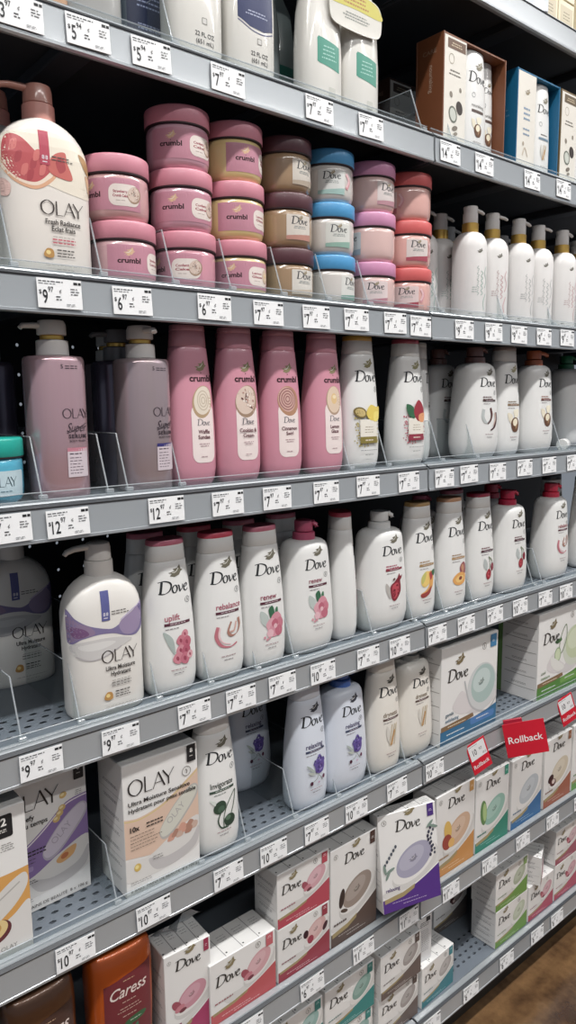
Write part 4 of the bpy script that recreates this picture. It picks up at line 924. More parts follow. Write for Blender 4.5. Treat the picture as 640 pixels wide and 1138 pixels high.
def jar_dove_art(rot, card, strip, side=None):
    a = Art(); o = rot * .0426
    a.rrect(o, .0290, .044, .036, .002, card); dove_word(a, o, .0335, .030, '#3a3c42'); bird(a, o + .001, .0435, .009, '#9a8a66')
    a.micro(o, .0295, .026, 2, '#8f9a98', h=.001, gap=.0024); a.poly([(o - .022, .011), (o + .022, .011), (o + .022, .0205), (o + .004, .0185), (o - .022, .0165)], strip)
    if side: a.pen([(.0, .012), (.006, .002), (.0, -.010)], .006, side, thin=.001, nib=0, cx=o + .026, cy=.030); a.pen([(-.004, .012), (.001, .002), (-.004, -.008)], .004, mixhex(side, '#ffffff', .4), thin=.001, nib=0, cx=o + .030, cy=.031)
    return a
for x, y0, content, lid, lab, g, spec in (
    (.766, .064, '#9c8266', '#54333a', 'brown lidded jar of tan scrub', 'brown lidded scrub jars', ((.05, '#d9d3c9', '#c9b9a6'), (-.10, '#d9cfc3', '#c98a78'), (.16, '#d2c9bd', '#b9a893'))),
    (.857, .064, '#c9c4bf', '#4c93c4', 'blue lidded jar of white scrub', 'blue lidded scrub jars', ((.27, '#dadad4', '#77a596'), (-.30, '#d8d9d2', '#8db8a8'), (-.55, '#d8dad6', '#9fc6bf'))),
    (.955, .064, '#d2b3ae', '#c589ab', 'mauve lidded jar of pale pink scrub', 'mauve lidded scrub jars', ((-.56, '#e0cccb', '#c07f8e'), (-1.66, '#b9c6cc', '#8fa5b5'), (.04, '#dccfcc', '#c58d9a'))),
    (1.050, .064, '#d5a79f', '#c9605f', 'coral lidded jar of pink scrub', 'coral lidded scrub jars', ((-.85, '#dfc6c4', '#b03c50'), (-.33, '#ddd0cb', '#b8485c'), (-1.75, '#e0c6c3', '#c46c78')))):
    for i, (rot, card, strip) in enumerate(spec):
        jar('%s, %s of its stack of three' % (lab, ('bottom', 'middle', 'top')[i]), (x - .001 * i, y0 + .0008 * i, zB + i * JH), content, lid, jar_dove_art(rot, card, strip, '#d98f98' if lid == '#c9605f' or i == 2 else None), g)

def gold_art(tint):
    a = Art(); q = -.022; bird(a, .012 + q, .128, .013, '#6f6b5f'); c = mixhex(tint, '#9a9a9a', .35)
    for k_ in range(5): a.pen([(.008, 0), (.011, .004), (.007, .006), (.010, .010)], .0009, c, cx=q, cy=.046 + .011 * k_)
    a.pen([(.018 + .004 * ((k_ % 2) * 2 - 1) * .6, .046 + .0045 * k_) for k_ in range(11)], .0014, mixhex(tint, '#888888', .1), cx=q, cy=0)
    a.micro(.002 + q, .060, .012, 3, c, gap=.004); a.pen([(.026 + q, .060), (.032 + q, .075), (.026 + q, .088), (.031 + q, .10)], .0016, tint); a.pen([(.026 + q, .02), (.023 + q, .034), (.030 + q, .050)], .0016, tint); a.micro(-.004 + q, .012, .01, 1, '#6b6b68')
    return a
GP = 'white pump bottles with gold collars'
g1 = gold_pump('white gold collared pump bottle with mint print, first in front', (1.222, .056, zB), 0., gold_art('#9fc4b8'), GP)
g2 = gold_pump('white gold collared pump bottle with grey print, second in front', (1.385, .056, zB), 0., gold_art('#b9bdbd'), GP)
g3 = gold_pump('white gold collared pump bottle with pink print, third in front', (1.553, .056, zB), 0., gold_art('#d9a2a8'), GP)
dup(g1, (1.222, .128, zB), 'white gold collared pump bottle right behind the mint printed one')
dup(g1, (1.155, .120, zB), 'white gold collared pump bottle in dim light beside the coral jars')
dup(g1, (1.148, .195, zB), 'white gold collared pump bottle mostly hidden by the coral jars', rz=.15)
dup(g3, (1.302, .062, zB), 'white gold collared pump bottle squeezed between first and second front ones', rz=-.15)
dup(g2, (1.328, .190, zB), 'white gold collared pump bottle far back between the front ones')
dup(g2, (1.468, .062, zB), 'white gold collared pump bottle squeezed between second and third front ones', rz=-.15)
dup(g2, (1.495, .170, zB), 'white gold collared pump bottle far back left of the pink printed one', rz=.1)
dup(g3, (1.68, .090, zB), 'white bottle cut off by the right edge beside the pink printed pump')

# ---- serum bottles, pink bottles
def film_streaks(m, lo, hi, sc):
    """iridescent film; thickness varies in upright bands, imitating streaks of reflected light"""
    nt = m.node_tree; b = nt.nodes['Principled BSDF']; tc = nt.nodes.new('ShaderNodeTexCoord'); mp = nt.nodes.new('ShaderNodeMapping')
    mp.inputs['Scale'].default_value = (sc, sc * .6, .8); n = nt.nodes.new('ShaderNodeTexNoise'); n.inputs['Scale'].default_value = 1.; n.inputs['Detail'].default_value = 2.
    nt.links.new(tc.outputs['Object'], mp.inputs[0]); nt.links.new(mp.outputs[0], n.inputs['Vector'])
    r = nt.nodes.new('ShaderNodeMapRange'); r.inputs['From Min'].default_value = .3; r.inputs['From Max'].default_value = .7; r.inputs['To Min'].default_value = lo; r.inputs['To Max'].default_value = hi
    nt.links.new(n.outputs['Fac'], r.inputs['Value']); nt.links.new(r.outputs[0], b.inputs['Thin Film Thickness'])
    q = nt.nodes.new('ShaderNodeMapRange'); q.inputs['From Min'].default_value = .3; q.inputs['From Max'].default_value = .7; q.inputs['To Min'].default_value = .16; q.inputs['To Max'].default_value = .26
    nt.links.new(n.outputs['Fac'], q.inputs['Value']); nt.links.new(q.outputs[0], b.inputs['Roughness'])
    return m
pink_ir = film_streaks(mat('pearly_pink_plastic', '#c0a0a8', .24, metal=.45, coat=.6, film=420), 250, 620, 90); mauve_ir = film_streaks(mat('pearly_mauve_plastic', '#a6979b', .26, metal=.4, coat=.5, film=300), 260, 420, 70)
a = Art(); a.rrect(.006, .0255, .060, .030, .003, '#b9d3dc'); olay_word(a, .004, .022, .036, '#2c4a55'); a.micro(.004, .016, .03, 1, '#5f8694')
r = jar('aqua jar with teal lid at the left edge beside the pink serum bottle', (.291, .062, zC), '#4fa3bd', '#1f9c8f', a, None, rz=.05)
serum_bottle('tall pearly pink serum bottle beside the aqua jar', (.378, .052, zC), pink_ir, serum_art('#c9788c'), rz=-.02)
sm = serum_bottle('tall pearly mauve serum bottle with a blue banded label', (.500, .052, zC), mauve_ir, serum_art('#34307c', .013), nozzle=(0, -1))
serum_bottle('dim mauve serum bottle directly behind the blue banded one', (.500, .118, zC), mat('pearly_plastic_shaded', '#5b5668', .26, metal=.5, coat=.4), None, head='#77777a', nozzle=(-1, 0))  # mauve bottle again, with shelf shade put into darker body and pump colours
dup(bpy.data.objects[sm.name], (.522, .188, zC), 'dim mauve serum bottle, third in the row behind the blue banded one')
serum_bottle('dim serum bottle at the left edge behind the aqua jar', (.350, .215, zC), mat('pearly_plastic_shaded', '#5b5668', .26), None, head='#77777a')  # same darkened plastic and pump colour, shade included
CPK = mat('pink_bottle_plastic', '#c38897', .36, coat=.25)
CR = []
for x, kind, l1, l2, lab, y, dx in ((.574, 'cookie_vanilla', 'Waffle', 'Sundae', 'pink body wash bottle with plain iced cookie print, first from left', .052, .008), (.651, 'cookie_chip', 'Cookies &', 'Cream', 'pink body wash bottle with chip cookie print, second from left', .046, .004), (.734, 'cookie_swirl', 'Cinnamon', 'Swirl', 'pink body wash bottle with swirl cookie print, third from left', .046, 0.), (.824, 'cookie_lemon', 'Lemon', 'Glaze', 'pink body wash bottle with lemon cookie print, fourth from left', .046, .006)):
    CR.append(tall_bottle('body_wash_bottle', lab, 'body wash bottle', 'pink cookie body washes', (x, y, zC), CPK, CPK, crumbl_art(kind, l1, l2, dx)))
    CR[-1].scale = (.93, .95, 1)
for i, (x, y, ph) in enumerate(((.612, .112, 'first and second'), (.693, .112, 'second and third'), (.780, .112, 'third and fourth'))):
    dup(CR[3], (x, y, zC), 'pink body wash bottle in shadow seen between the %s pink bottles' % ph)
G_W = 'white body washes with coloured lids'
tall_bottle('body_wash_bottle', 'white body wash bottle with yellow lid and lemon print', 'body wash bottle', G_W, (.908, .048, zC), WHITE, plastic('#c9a04a'), wash_art('', '#000000', '#000000', 'lemon_card', word='#2b2b30', bc='#8c8350'))
tb = tall_bottle('body_wash_bottle', 'white body wash bottle with crimson lid and berry print', 'body wash bottle', G_W, (1.030, .048, zC), WHITE, plastic('#a04858'), wash_art('', '#000000', '#000000', 'berry_card', word='#2b2b30', bc='#8f8a5c'))
cb = wash_art('', '#6d4a48', '#4d3a38', 'coconut', bc='#6f6a58')
t2 = tall_bottle('body_wash_bottle', 'white bottle standing behind the berry print bottle', 'body wash bottle', G_W, (1.113, .092, zC), WHITE, WHITE, cb, rz=.7)
BROWN_P = plastic('#6a4a46'); ORANGE_P = plastic('#b0603c')
pump_bottle('pump_bottle', 'squat white pump bottle with coconut print and brown pump', 'body wash bottle', None, (1.254, .060, zC), WHITE, BROWN_P, wash_art('', '#6d4a48', '#4d3a38', 'coconut', 'pump')).scale = (1.06, 1.08, 1.0)
pump_bottle('pump_bottle', 'dim white pump bottle behind the coconut one', 'body wash bottle', None, (1.240, .142, zC), WHITE, BROWN_P, wash_art('', '#6d4a48', '#4d3a38', 'coconut', 'pump'))
tall_bottle('body_wash_bottle', 'white bottle with shea print between two pump bottles', 'body wash bottle', G_W, (1.355, .060, zC), WHITE, plastic('#8d7a74'), wash_art('', '#8c7a64', '#8c6f4c', 'shea', bc='#9c9468'))
pump_bottle('pump_bottle', 'white pump bottle with shea print and orange pump', 'body wash bottle', None, (1.463, .058, zC), WHITE, ORANGE_P, wash_art('', '#9c5f4c', '#6d4038', 'shea', 'pump'), nozzle=(1, -.15))
pump_bottle('pump_bottle', 'white bottle with green pump at the right edge', 'body wash bottle', None, (1.715, .125, zC), WHITE, plastic('#1d6b48'), None)
r = thing('bottle_cap', 'loose white cap lying at the front of the shelf', 'cap', None, (1.560, .034, zC + .0135)); r.rotation_euler = (0, math.radians(90), .3)
MB().loft([(-.016, .024, .024, 2), (-.015, .0265, .0265, 2), (.008, .0265, .0265, 2), (.014, .022, .022, 2), (.016, .016, .016, 2)], N=32).build('cap_shell', WHITE, r)
MB().loft([(.016, .012, .012, 2), (.0165, .013, .013, 2), (.021, .013, .013, 2), (.0215, .012, .012, 2)], N=24).build('spout', WHITE, r)

# ---- floral body washes
OLW = mat('white_bottle_gloss', '#d9d6d1', .3, coat=.35)
ol = dome_bottle('white pump bottle with purple wave print at the shelf front', (.424, .050, zD), OLW, plastic('#d3cfca'), plastic('#d3cfca'), olay_dome_art('wave'), rz=-.03)
dup(ol, (.372, .232, zD), 'dim white pump bottle with purple wave print set far back on the left', rz=-.02)
PK, RD = plastic('#b9697c'), plastic('#c0485a')
up = tall_bottle('body_wash_bottle', 'white bottle with pink lid and orchid print', 'body wash bottle', G_W, (.524, .048, zD), WHITE, PK, wash_art('uplift', '#b55068', '#5c2438', 'orchid'))
dup(up, (.530, .114, zD), 'white bottle in shadow behind the orchid print bottle')
rebal = tall_bottle('body_wash_bottle', 'white bottle with red lid and pink swoosh print', 'body wash bottle', G_W, (.610, .047, zD), WHITE, RD, wash_art('rebalance', '#b55068', '#5c2438', 'swoosh'))
dup(rebal, (.616, .114, zD), 'white bottle in shadow behind the red lidded swoosh bottle')
renew = tall_bottle('body_wash_bottle', 'white bottle with pink lid and peony print', 'body wash bottle', G_W, (.692, .046, zD), WHITE, PK, wash_art('renew', '#9c3f58', '#5c2438', 'peony'))
dup(renew, (.702, .114, zD), 'white bottle in shadow behind the pink lidded peony bottle')
rp = pump_bottle('pump_bottle', 'white pump bottle with pink pump and peony print', 'body wash bottle', None, (.791, .054, zD), WHITE, plastic('#b0506c'), wash_art('renew', '#9c3f58', '#5c2438', 'peony', 'pump'))
dup(rebal, (.8835, .064, zD), 'white bottle turned sideways left of the pomegranate pump', rz=1.0)
pump_bottle('pump_bottle', 'white pump bottle with pomegranate print', 'body wash bottle', None, (.975, .056, zD), WHITE, WHITE, wash_art('', '#b55068', '#8c2438', 'pomegranate', 'pump'), nozzle=(.2, -.2)).scale = (1.08, 1.08, .98)
tall_bottle('body_wash_bottle', 'white bottle with mango slices print', 'body wash bottle', G_W, (1.072, .050, zD), WHITE, plastic('#a98a5c'), wash_art('', '#a8865c', '#a8864c', 'mango'))
tall_bottle('body_wash_bottle', 'white bottle with peach half print', 'body wash bottle', G_W, (1.166, .048, zD), WHITE, plastic('#b98d6c'), wash_art('', '#a8865c', '#b8925c', 'peach'))
tall_bottle('body_wash_bottle', 'white bottle with red lid and cherry print', 'body wash bottle', G_W, (1.264, .050, zD), WHITE, plastic('#8c1f38'), wash_art('', '#7d4a50', '#4c2f38', 'cherry'))
cp = pump_bottle('pump_bottle', 'white pump bottle with dark red pump and cherry print', 'body wash bottle', None, (1.372, .052, zD), WHITE, plastic('#a81c3c'), wash_art('', '#7d4a50', '#4c2f38', 'cherry', 'pump'))
dup(cp, (1.440, .140, zD), 'dim white pump bottle behind, right of the cherry pump')
dup(cp, (1.334, .168, zD), 'dim white pump bottle behind, above the peach and cherry bottles')
pump_bottle('pump_bottle', 'white pump bottle with bright red pump and swoosh print, far right', 'body wash bottle', None, (1.553, .056, zD), WHITE, plastic('#c8304a'), wash_art('rebalance', '#a85058', '#5c2c38', 'swoosh', 'pump'))
tall_bottle('body_wash_bottle', 'white bottle with black lid behind the bright red pump', 'body wash bottle', G_W, (1.655, .115, zD), WHITE, plastic('#26262a'), wash_art('', '#77797c', '#3c3e44', 'oat'), shade_top=.012)
tall_bottle('body_wash_bottle', 'white bottle with teal print cut off at the right edge', 'body wash bottle', G_W, (1.712, .06, zD), WHITE, plastic('#2c6b5c'), wash_art('', '#2c6b5c', '#2c6b5c', 'oat'))
dup(renew, (.795, .118, zD), 'white bottle in shadow behind the peony pump bottle')
dup(rp, (1.170, .125, zD), 'dim white pump bottle behind the peach print bottle')
dup(up, (1.265, .118, zD), 'dim white bottle behind the cherry print bottle')

# ---- large cartons and lavender washes
def olay_box_art(kind, w=.122, h=.196):
    a = Art(); ink_c = '#2f2a2a'
    if kind == 'orange':
        a.poly([(-w / 2, h * .62)] + smooth([(-w / 2, h * .62), (-w * .2, h * .58), (w * .2, h * .56), (w / 2, h * .57)], False) + [(w / 2, h * .28), (-w / 2, h * .16)], '#df9d2e')
        a.blob([(-w * .3, h * .30), (w * .0, h * .38), (w * .3, h * .50), (w * .46, h * .53), (w * .47, h * .44), (w * .3, h * .32), (0, h * .22), (-w * .3, h * .2)], '#d9d6d1'); a.pen([(-w * .2, h * .30), (w * .1, h * .38), (w * .4, h * .48)], .002, '#b5b1ab')
        a.blob([(-w * .5, h * .2), (0, h * .2), (w * .3, h * .27), (w * .499, h * .33), (w * .499, .001), (-w * .499, .001)], '#dedbd7')
        a.ell(w * .12, h * .20, .021, .015, '#6b2c34', 15, 26); a.ell(w * .10, h * .215, .019, .013, '#e6c77c', 15, 26); a.ell(w * .09, h * .22, .012, .008, '#c79438', 15, 18)
        a.rrect(w * .26, h * .88, .026, .030, .003, '#202125'); a.text('12', w * .26, h * .885, .014, '#f0eeea', bold=.03); a.micro(w * .26, h * .855, .014, 2, '#d5d2cc', h=.0014)
        a.micro(w * .3, h * .76, .018, 4, '#8d8a84', h=.0009, gap=.0028); a.text('OLAY', w * .25, h * .06, .008, '#8d8a84'); olay_word(a, -w * .2, h * .72, w * .5, ink_c)
        return a
    pan, lt = ('#8d6fb0', '#a78fc4') if kind == 'purple' else ('#e2bfa6', '#ecd2bf')
    top = smooth([(-w / 2, h * .47), (-w * .25, h * .50), (0, h * .60), (w * .25, h * .72), (w / 2, h * .745)], False) if kind == 'purple' else smooth([(-w / 2, h * .60), (-w * .3, h * .58), (0, h * .62), (w * .3, h * .72), (w / 2, h * .80)], False)
    a.poly([(-w / 2, h * (.25 if kind == 'purple' else .30))] + top + [(w / 2, h * .36), (w * .2, h * .22)], pan)
    a.pen([(x, y - .003) for x, y in top[::3]], .0018, '#f0e6ee' if kind == 'purple' else '#dcc478')
    a.blob([(-w * .499, h * .28), (-w * .2, h * .26), (w * .15, h * .36), (w * .499, h * .42), (w * .499, h * .2), (w * .1, h * .12), (-w * .499, h * .12)], '#dedbd7')
    a.blob([(-w * .2, h * .24), (w * .05, h * .2), (w * .35, h * .24), (w * .49, h * .34), (w * .45, h * .2), (w * .2, h * .13), (-w * .1, h * .13)], '#c5c1c1')
    so = '#cfc6d8' if kind == 'purple' else '#d3d2c4'
    a.blob([(-w * .05, h * .40), (0, h * .34), (w * .12, h * .36), (w * .3, h * .46), (w * .47, h * .58), (w * .49, h * .66), (w * .40, h * .68), (w * .2, h * .60), (w * .02, h * .48)], mixhex(so, '#6c6478', .25)); a.blob([(-w * .04, h * .41), (.0, h * .36), (w * .12, h * .38), (w * .3, h * .48), (w * .46, h * .6), (w * .46, h * .665), (w * .36, h * .66), (w * .18, h * .58), (w * .02, h * .47)], so)
    a.text('OLAY', w * .2, h * .49, .014, mixhex(so, '#6c6478', .35), rot=38, fit=.034)
    if kind == 'purple':
        for x, y in ((.22, .78), (.2, .69), (.13, .62), (.17, .655)): a.ell(w * x, h * y, .0055, .0045, '#d9b25c', 20, 16); a.ell(w * x - .001, h * y + .001, .003, .002, '#f2dd9c', 20, 10)
        a.blob([(.1 * w, h * .31), (.2 * w, h * .36), (.34 * w, h * .38), (.3 * w, h * .31), (.16 * w, h * .28)], '#e3a95c'); a.ell(.2 * w, h * .325, .006, .004, '#c86c2c', 20, 12)
    else:
        for i, (x, y) in enumerate(((.1, .33), (.16, .35), (.22, .335), (.3, .36), (.36, .38), (.42, .36), (.25, .38), (.34, .34))): a.blob([(-.006, -.004), (0, .006), (.007, .003), (.004, -.005)], ('#d99c84', '#b8836c', '#cfae9c')[i % 3], w * x, h * y, 1.)
        a.ell(-w * .35, h * .21, .0055, .006, '#dcb63a', 0, 16); a.ell(-w * .36, h * .215, .003, .003, '#f1dd86', 0, 10)
        seal(a, w * .34, h * .80, .007, '#9c9893')
    olay_word(a, -w * .13, h * .755, w * .60, ink_c)
    n1, n2 = ('Age Defy', 'Anti au temps') if kind == 'purple' else ('Ultra Moisture Sensitive', 'Hydratant pour peau sensible')
    if kind == 'purple': a.text(n1, -w * .42, h * .685, .0098, ink_c, bold=.015, align='L'); a.text(n2, -w * .42, h * .635, .0098, ink_c, bold=.015, align='L')
    else: a.text(n1, -w * .44, h * .685, .0088, ink_c, bold=.02, align='L', fit=w * .82); a.text(n2, -w * .44, h * .635, .0088, ink_c, bold=.02, align='L', fit=w * .90)
    a.text('10x' if kind != 'purple' else '4x', -w * .43, h * .49 if kind != 'purple' else h * .43, .0105, ink_c, bold=.03, align='L'); a.micro(-w * .22, h * .515 if kind != 'purple' else h * .45, .036, 1, ink_c, align='L', h=.0018); a.micro(-w * .22, h * .49 if kind != 'purple' else h * .425, .036, 1, ink_c, align='L', h=.0018)
    a.micro(-w * .43, h * .455 if kind != 'purple' else h * .395, .05, 5 if kind != 'purple' else 2, mixhex(ink_c, pan, .3), align='L', h=.0009, gap=.005)
    if kind != 'purple': a.micro(-w * .15, h * .24, .02, 2, '#6c6662', align='L', h=.0009, gap=.004)
    else: a.rrect(-w * .3, h * .33, .034, .007, .002, '#a890c8'); a.micro(-w * .3, h * .33, .026, 1, '#e6dcf0'); a.micro(-w * .32, h * .24, .03, 2, '#4c4648', align='L', h=.001, gap=.0035)
    a.micro(-w * .45, h * .105, .045, 2, '#8b8682', align='L', h=.0008, gap=.003)
    a.text('8 BARS  PAINS DE BEAUTÉ  8 x 106 g', 0, h * .035, .0062, '#57524f', bold=.005, fit=w * .9)
    a.rrect(w * .41, h * .93, .0145, .026, .0015, '#202125'); a.text('8', w * .41, h * .935, .009, '#e8e6e2', bold=.02); a.micro(w * .41, h * .905, .008, 1, '#c9c6c0')
    a.micro(w * .40, h * .78, .012, 3, '#8d8a84', h=.0009, gap=.0028) if kind == 'purple' else None
    return a
CW = '#dcdbd9'
carton('soap_carton', 'white soap carton with orange panel and passion fruit, far left', 'soap carton', 'large bar soap cartons', (.233, .016, zE), .122, .058, .200, CW, olay_box_art('orange', .122, .2), fine_side(.058, .2))
carton('soap_carton', 'white soap carton with purple panel set back on the shelf', 'soap carton', 'large bar soap cartons', (.341, .078, zE), .124, .075, .196, CW, olay_box_art('purple', .124, .196), fine_side(.075, .196), rz=.03)
carton('soap_carton', 'white soap carton with peach panel, between purple carton and green print bottle', 'soap carton', 'large bar soap cartons', (.487, .016, zE), .120, .078, .198, CW, olay_box_art('peach', .12, .198), fine_side(.078, .198), rz=-.02)
tall_bottle('body_wash_bottle', 'white bottle with green cucumber slices print', 'body wash bottle', G_W, (.592, .044, zE), WHITE, plastic('#9aa39a'), wash_art('Invigorate', '#2c3a30', '#3c5244', 'cucumber'))
BT = mat('white_blue_bottle_plastic', '#cbd1db', .33, coat=.25)
la = wash_art('relaxing', '#4c4470', '#3c4868', 'lavender', bc='#3b3f4c')
pump_bottle('pump_bottle', 'dim bluish pump bottle with purple flower set far back', 'body wash bottle', None, (.742, .168, zE), BT, plastic('#2c4c8c'), wash_art('relaxing', '#4c4470', '#3c4868', 'lavender', 'pump', bc='#3b3f4c'))
tall_bottle('body_wash_bottle', 'bluish white bottle with purple flower print at the front', 'body wash bottle', G_W, (.782, .045, zE), BT, plastic('#7484ac'), la)
pump_bottle('pump_bottle', 'bluish white pump bottle with blue pump and purple flower print', 'body wash bottle', None, (.873, .052, zE), BT, plastic('#4468ac'), wash_art('relaxing', '#4c4470', '#3c4868', 'lavender', 'pump', bc='#3b3f4c'))
OB = mat('warm_white_bottle_plastic', '#d8d4cc', .33, coat=.25)
tall_bottle('body_wash_bottle', 'warm white bottle with golden oat stem print', 'body wash bottle', G_W, (.972, .046, zE), OB, OB, wash_art('dryness', '#8c7a64', '#5c443c', 'oat', bc='#4b4a40'))
pump_bottle('pump_bottle', 'warm white pump bottle with oat stem print beside the blue carton', 'body wash bottle', None, (1.065, .057, zE), OB, plastic('#9c9c98'), wash_art('dryness', '#8c7a64', '#5c443c', 'oat', 'pump', bc='#4b4a40'))
def big_bar_art(w, h, band, band2, soap, tab, kind, l1, l2):
    a = Art()
    a.blob([(-w * .1, h * .26), (w * .1, h * .3), (w * .3, h * .42), (w * .499, h * .5), (w * .499, h * .3), (w * .2, h * .2)], '#d3cfcf'); a.blob([(-w * .15, h * .5), (0, h * .38), (w * .1, h * .3), (-w * .1, h * .25), (-w * .3, h * .35)], '#dcd6d6')
    if kind == 'blue':
        a.ell(w * .22, h * .46, w * .27, h * .25, '#cfd2d2', 15, 34); a.ell(w * .24, h * .49, w * .22, h * .20, soap, 12, 34); a.ell(w * .21, h * .53, w * .16, h * .12, mixhex(soap, '#ffffff', .3), 12, 30); bird(a, w * .2, h * .52, w * .12, mixhex(soap, '#000000', .25))
        a.pen([(-.1, .1), (-.06, .0), (.03, -.04), (.09, .0)], .004, '#b9babd', cx=w * .22, cy=h * .3, s=.6)
    else:
        a.ell(w * .32, h * .50, w * .26, h * .24, '#cfd6c4', 15, 34); a.ell(w * .36, h * .54, w * .24, h * .20, soap, 12, 34); a.ell(w * .32, h * .58, w * .16, h * .12, mixhex(soap, '#ffffff', .25), 12, 30)
        a.pen([(.0, .1), (.06, .16), (.07, .04), (.0, -.06), (-.03, .0)], .003, '#7a8a66', cx=w * .02, cy=h * .55, s=.3, closed=True); a.ell(-w * .06, h * .46, .014, .018, '#8fae7c', 0, 22); a.ell(-w * .06, h * .46, .011, .015, '#cfdcb4', 0, 22); a.blob([(-.012, 0), (0, .006), (.012, 0), (0, -.006)], '#2f5a35', -w * .07, h * .62, 1.); a.blob([(-.006, .0), (.002, .012), (.008, .004)], '#47733e', -w * .02, h * .60, 1.)
        a.blob([(-w * .2, h * .46), (0, h * .36), (w * .1, h * .28), (-w * .05, h * .26), (-w * .2, h * .36)], '#e3e2dc')
    a.poly([(-w / 2, h * .16), (-w * .2, h * .175), (w * .05, h * .17), (w * .3, h * .19), (w / 2, h * .225), (w / 2, .001), (-w / 2, .001)], band)
    a.rrect(w * .24, h * .135, w * .44, h * .075, .006, band2); a.micro(w * .24, h * .135, w * .3, 1, '#dfe8ea', h=.002); a.micro(-w * .24, h * .10, w * .42, 1, '#dfe8ea', h=.0022); a.micro(-w * .24, h * .055, w * .42, 1, '#a9c4d0', h=.0015)
    a.poly([(-w * .49, h * .155), (-w * .49, h * .205), (w * .06, h * .225), (w * .08, h * .185), (-w * .1, h * .165)], '#8a6a44'); a.micro(-w * .22, h * .18, w * .42, 1, '#e6d7b8', h=.0018)
    dove_logo(a, -w * .22, h * .64, w * .36, '#33302c', '#7d6c46')
    a.text(l1, -w * .42, h * .295, h * .052, mixhex(band, '#555555', .5), align='L', bold=.01); a.text(l2, -w * .42, h * .235, h * .05, mixhex(band, '#555555', .2), align='L', bold=.01)
    seal(a, w * .24, h * .88, w * .035, '#7a766f')
    if tab: a.rect(w * .41, h * .91, w * .11, h * .13, tab); a.micro(w * .41, h * .91, w * .05, 2, '#dfe8ea')
    return a
def seam_side(d, h, green=None):
    a = Art()
    if green: a.rect(.006, h / 2, .012, h * .98, green)
    for i in range(6):
        y = h * (.14 + .14 * i); a.pen([(.02, y), (d * .6, y - .002), (d * .96, y - .001)], .0010, '#7f7c78'); a.micro(d * .55, y + .008, d * .5, 2, '#a19e99', h=.001)
    return a
carton('soap_carton', 'wide white soap carton with blue base band and pale soap', 'soap carton', 'large bar soap cartons', (1.2075, .016, zE), .188, .085, .206, CW, big_bar_art(.188, .206, '#1d6f9c', '#3f7fc0', '#a9c3be', '#2b82b5', 'blue', 'gentle', 'exfoliating'), seam_side(.085, .206))
carton('soap_carton', 'wide white soap carton with green base band and cucumber print', 'soap carton', 'large bar soap cartons', (1.553, .014, zE), .192, .105, .206, CW, big_bar_art(.192, .206, '#4a8a2c', '#6aa33c', '#c3cfa6', '#4a8a3a', 'green', 'cool', 'moisture'), seam_side(.105, .206, '#6a9a4c'))

# ---- upright cartons, tubs of orange wash
CAR = [(0, .078, .034, 3), (.003, .086, .040, 3), (.02, .094, .046, 3), (.1, .099, .058, 2.8), (.165, .1, .060, 2.8), (.185, .099, .058, 2.8), (.198, .096, .052, 2.8), (.206, .090, .043, 2.8), (.2115, .080, .030, 2.8), (.213, .070, .020, 2.8)]
def squeeze_bottle(label, loc, col, panel, swirl, pic_c, leaf, rz=0.):
    r = thing('body_wash_bottle', label, 'body wash bottle', 'upside down body wash bottles on the low shelf', loc, rz)
    MB().loft(CAR).build('body', mat('bottle_metallic_' + col.strip('#'), col, .3, metal=.35, coat=.6), r)
    a = Art(); a.poly([(-.034, .02), (.040, .02), (.040, .178), (.034, .176), (0, .172), (-.034, .165)], panel)
    a.micro(.003, .163, .024, 1, '#c9a27a', h=.0014)
    a.text('Caress', .003, .138, .026, '#ead9cf', bold=.008, shear=.35, fit=.058)
    a.micro(.003, .128, .03, 1, '#d9b9a5', h=.0011); a.micro(.003, .118, .04, 2, '#d9b9a5', h=.0011, gap=.005); a.micro(.003, .104, .03, 1, '#d9b9a5', h=.0011)
    a.ell(.012, .092, .018, .0065, leaf, 8, 20); a.micro(.012, .0915, .024, 1, '#cfe0c8', h=.0012)
    pic(a, 'peony' if pic_c else 'pomegranate', .006, .055, .05)
    a.build('printed_label', on_loft(CAR), r, grid=.005)
    return r
squeeze_bottle('brown body wash bottle at the bottom left corner', (.306, .055, zF), '#5c3c26', '#4c2e24', 0, 0, '#5c5a3c', rz=.05).scale = (1, 1, .96)
squeeze_bottle('orange body wash bottle with dark red panel', (.425, .055, zF), '#bb5518', '#7a1f2a', 0, 1, '#2f6b3c', rz=-.02).scale = (1, 1, .955)
def stack_carton(label, x, y, z, w, d, h, band, soap, tab, kind, low, group='small bar soap cartons', rz=0., tilt=(0, 0), col=CW, coat=.5, wordw=None, strip='#a6925c', tops=True):
    t = None
    if tops:
        t = Art(); 
        for i in range(1, 4): t.rect(-w / 2 + w * i / 4, d / 2, .0012, d * .96, '#8f8f90')
        for i in range(4): t.micro(-w / 2 + w * (i + .5) / 4, d * .7, w * .15, 3, '#8a8b8d', h=.001, gap=.006, seed=i); t.ell(-w / 2 + w * (i + .15) / 4, d * .12, .0016, .0016, '#4c4c50', 0, 8)
    return carton('soap_carton', label, 'soap carton', group, (x, y, z), w, d, h, col, bar_art(w, h, band, soap, tab, kind, low, wordw=wordw, strip=strip), fine_side(d, h, lines=5), rz=rz, tilt=tilt, top=t, coat=coat, rough=.3)
r = stack_carton('narrow soap carton with magenta band and torn film on top', .524, .022, zF, .080, .058, .158, '#b02a62', '#cf8c9c', '#a8204e', 'pink', '', rz=-.05, wordw=.045)
m = MB(); pts = [(-.036, .004), (-.02, .0), (.01, .004), (.034, .0)]
P = []
for i in range(9):
    for j in range(4):
        u = -.036 + .074 * i / 8; P.append((u + .004 * math.sin(j * 2.1 + i), .052 - .010 * j + .004 * math.sin(i * 1.7), .158 + (.002, .014, .027, .038)[j] * (1 + .35 * math.sin(i * 1.3 + .6)) * (.45 + .55 * i / 8)))
m.v = P
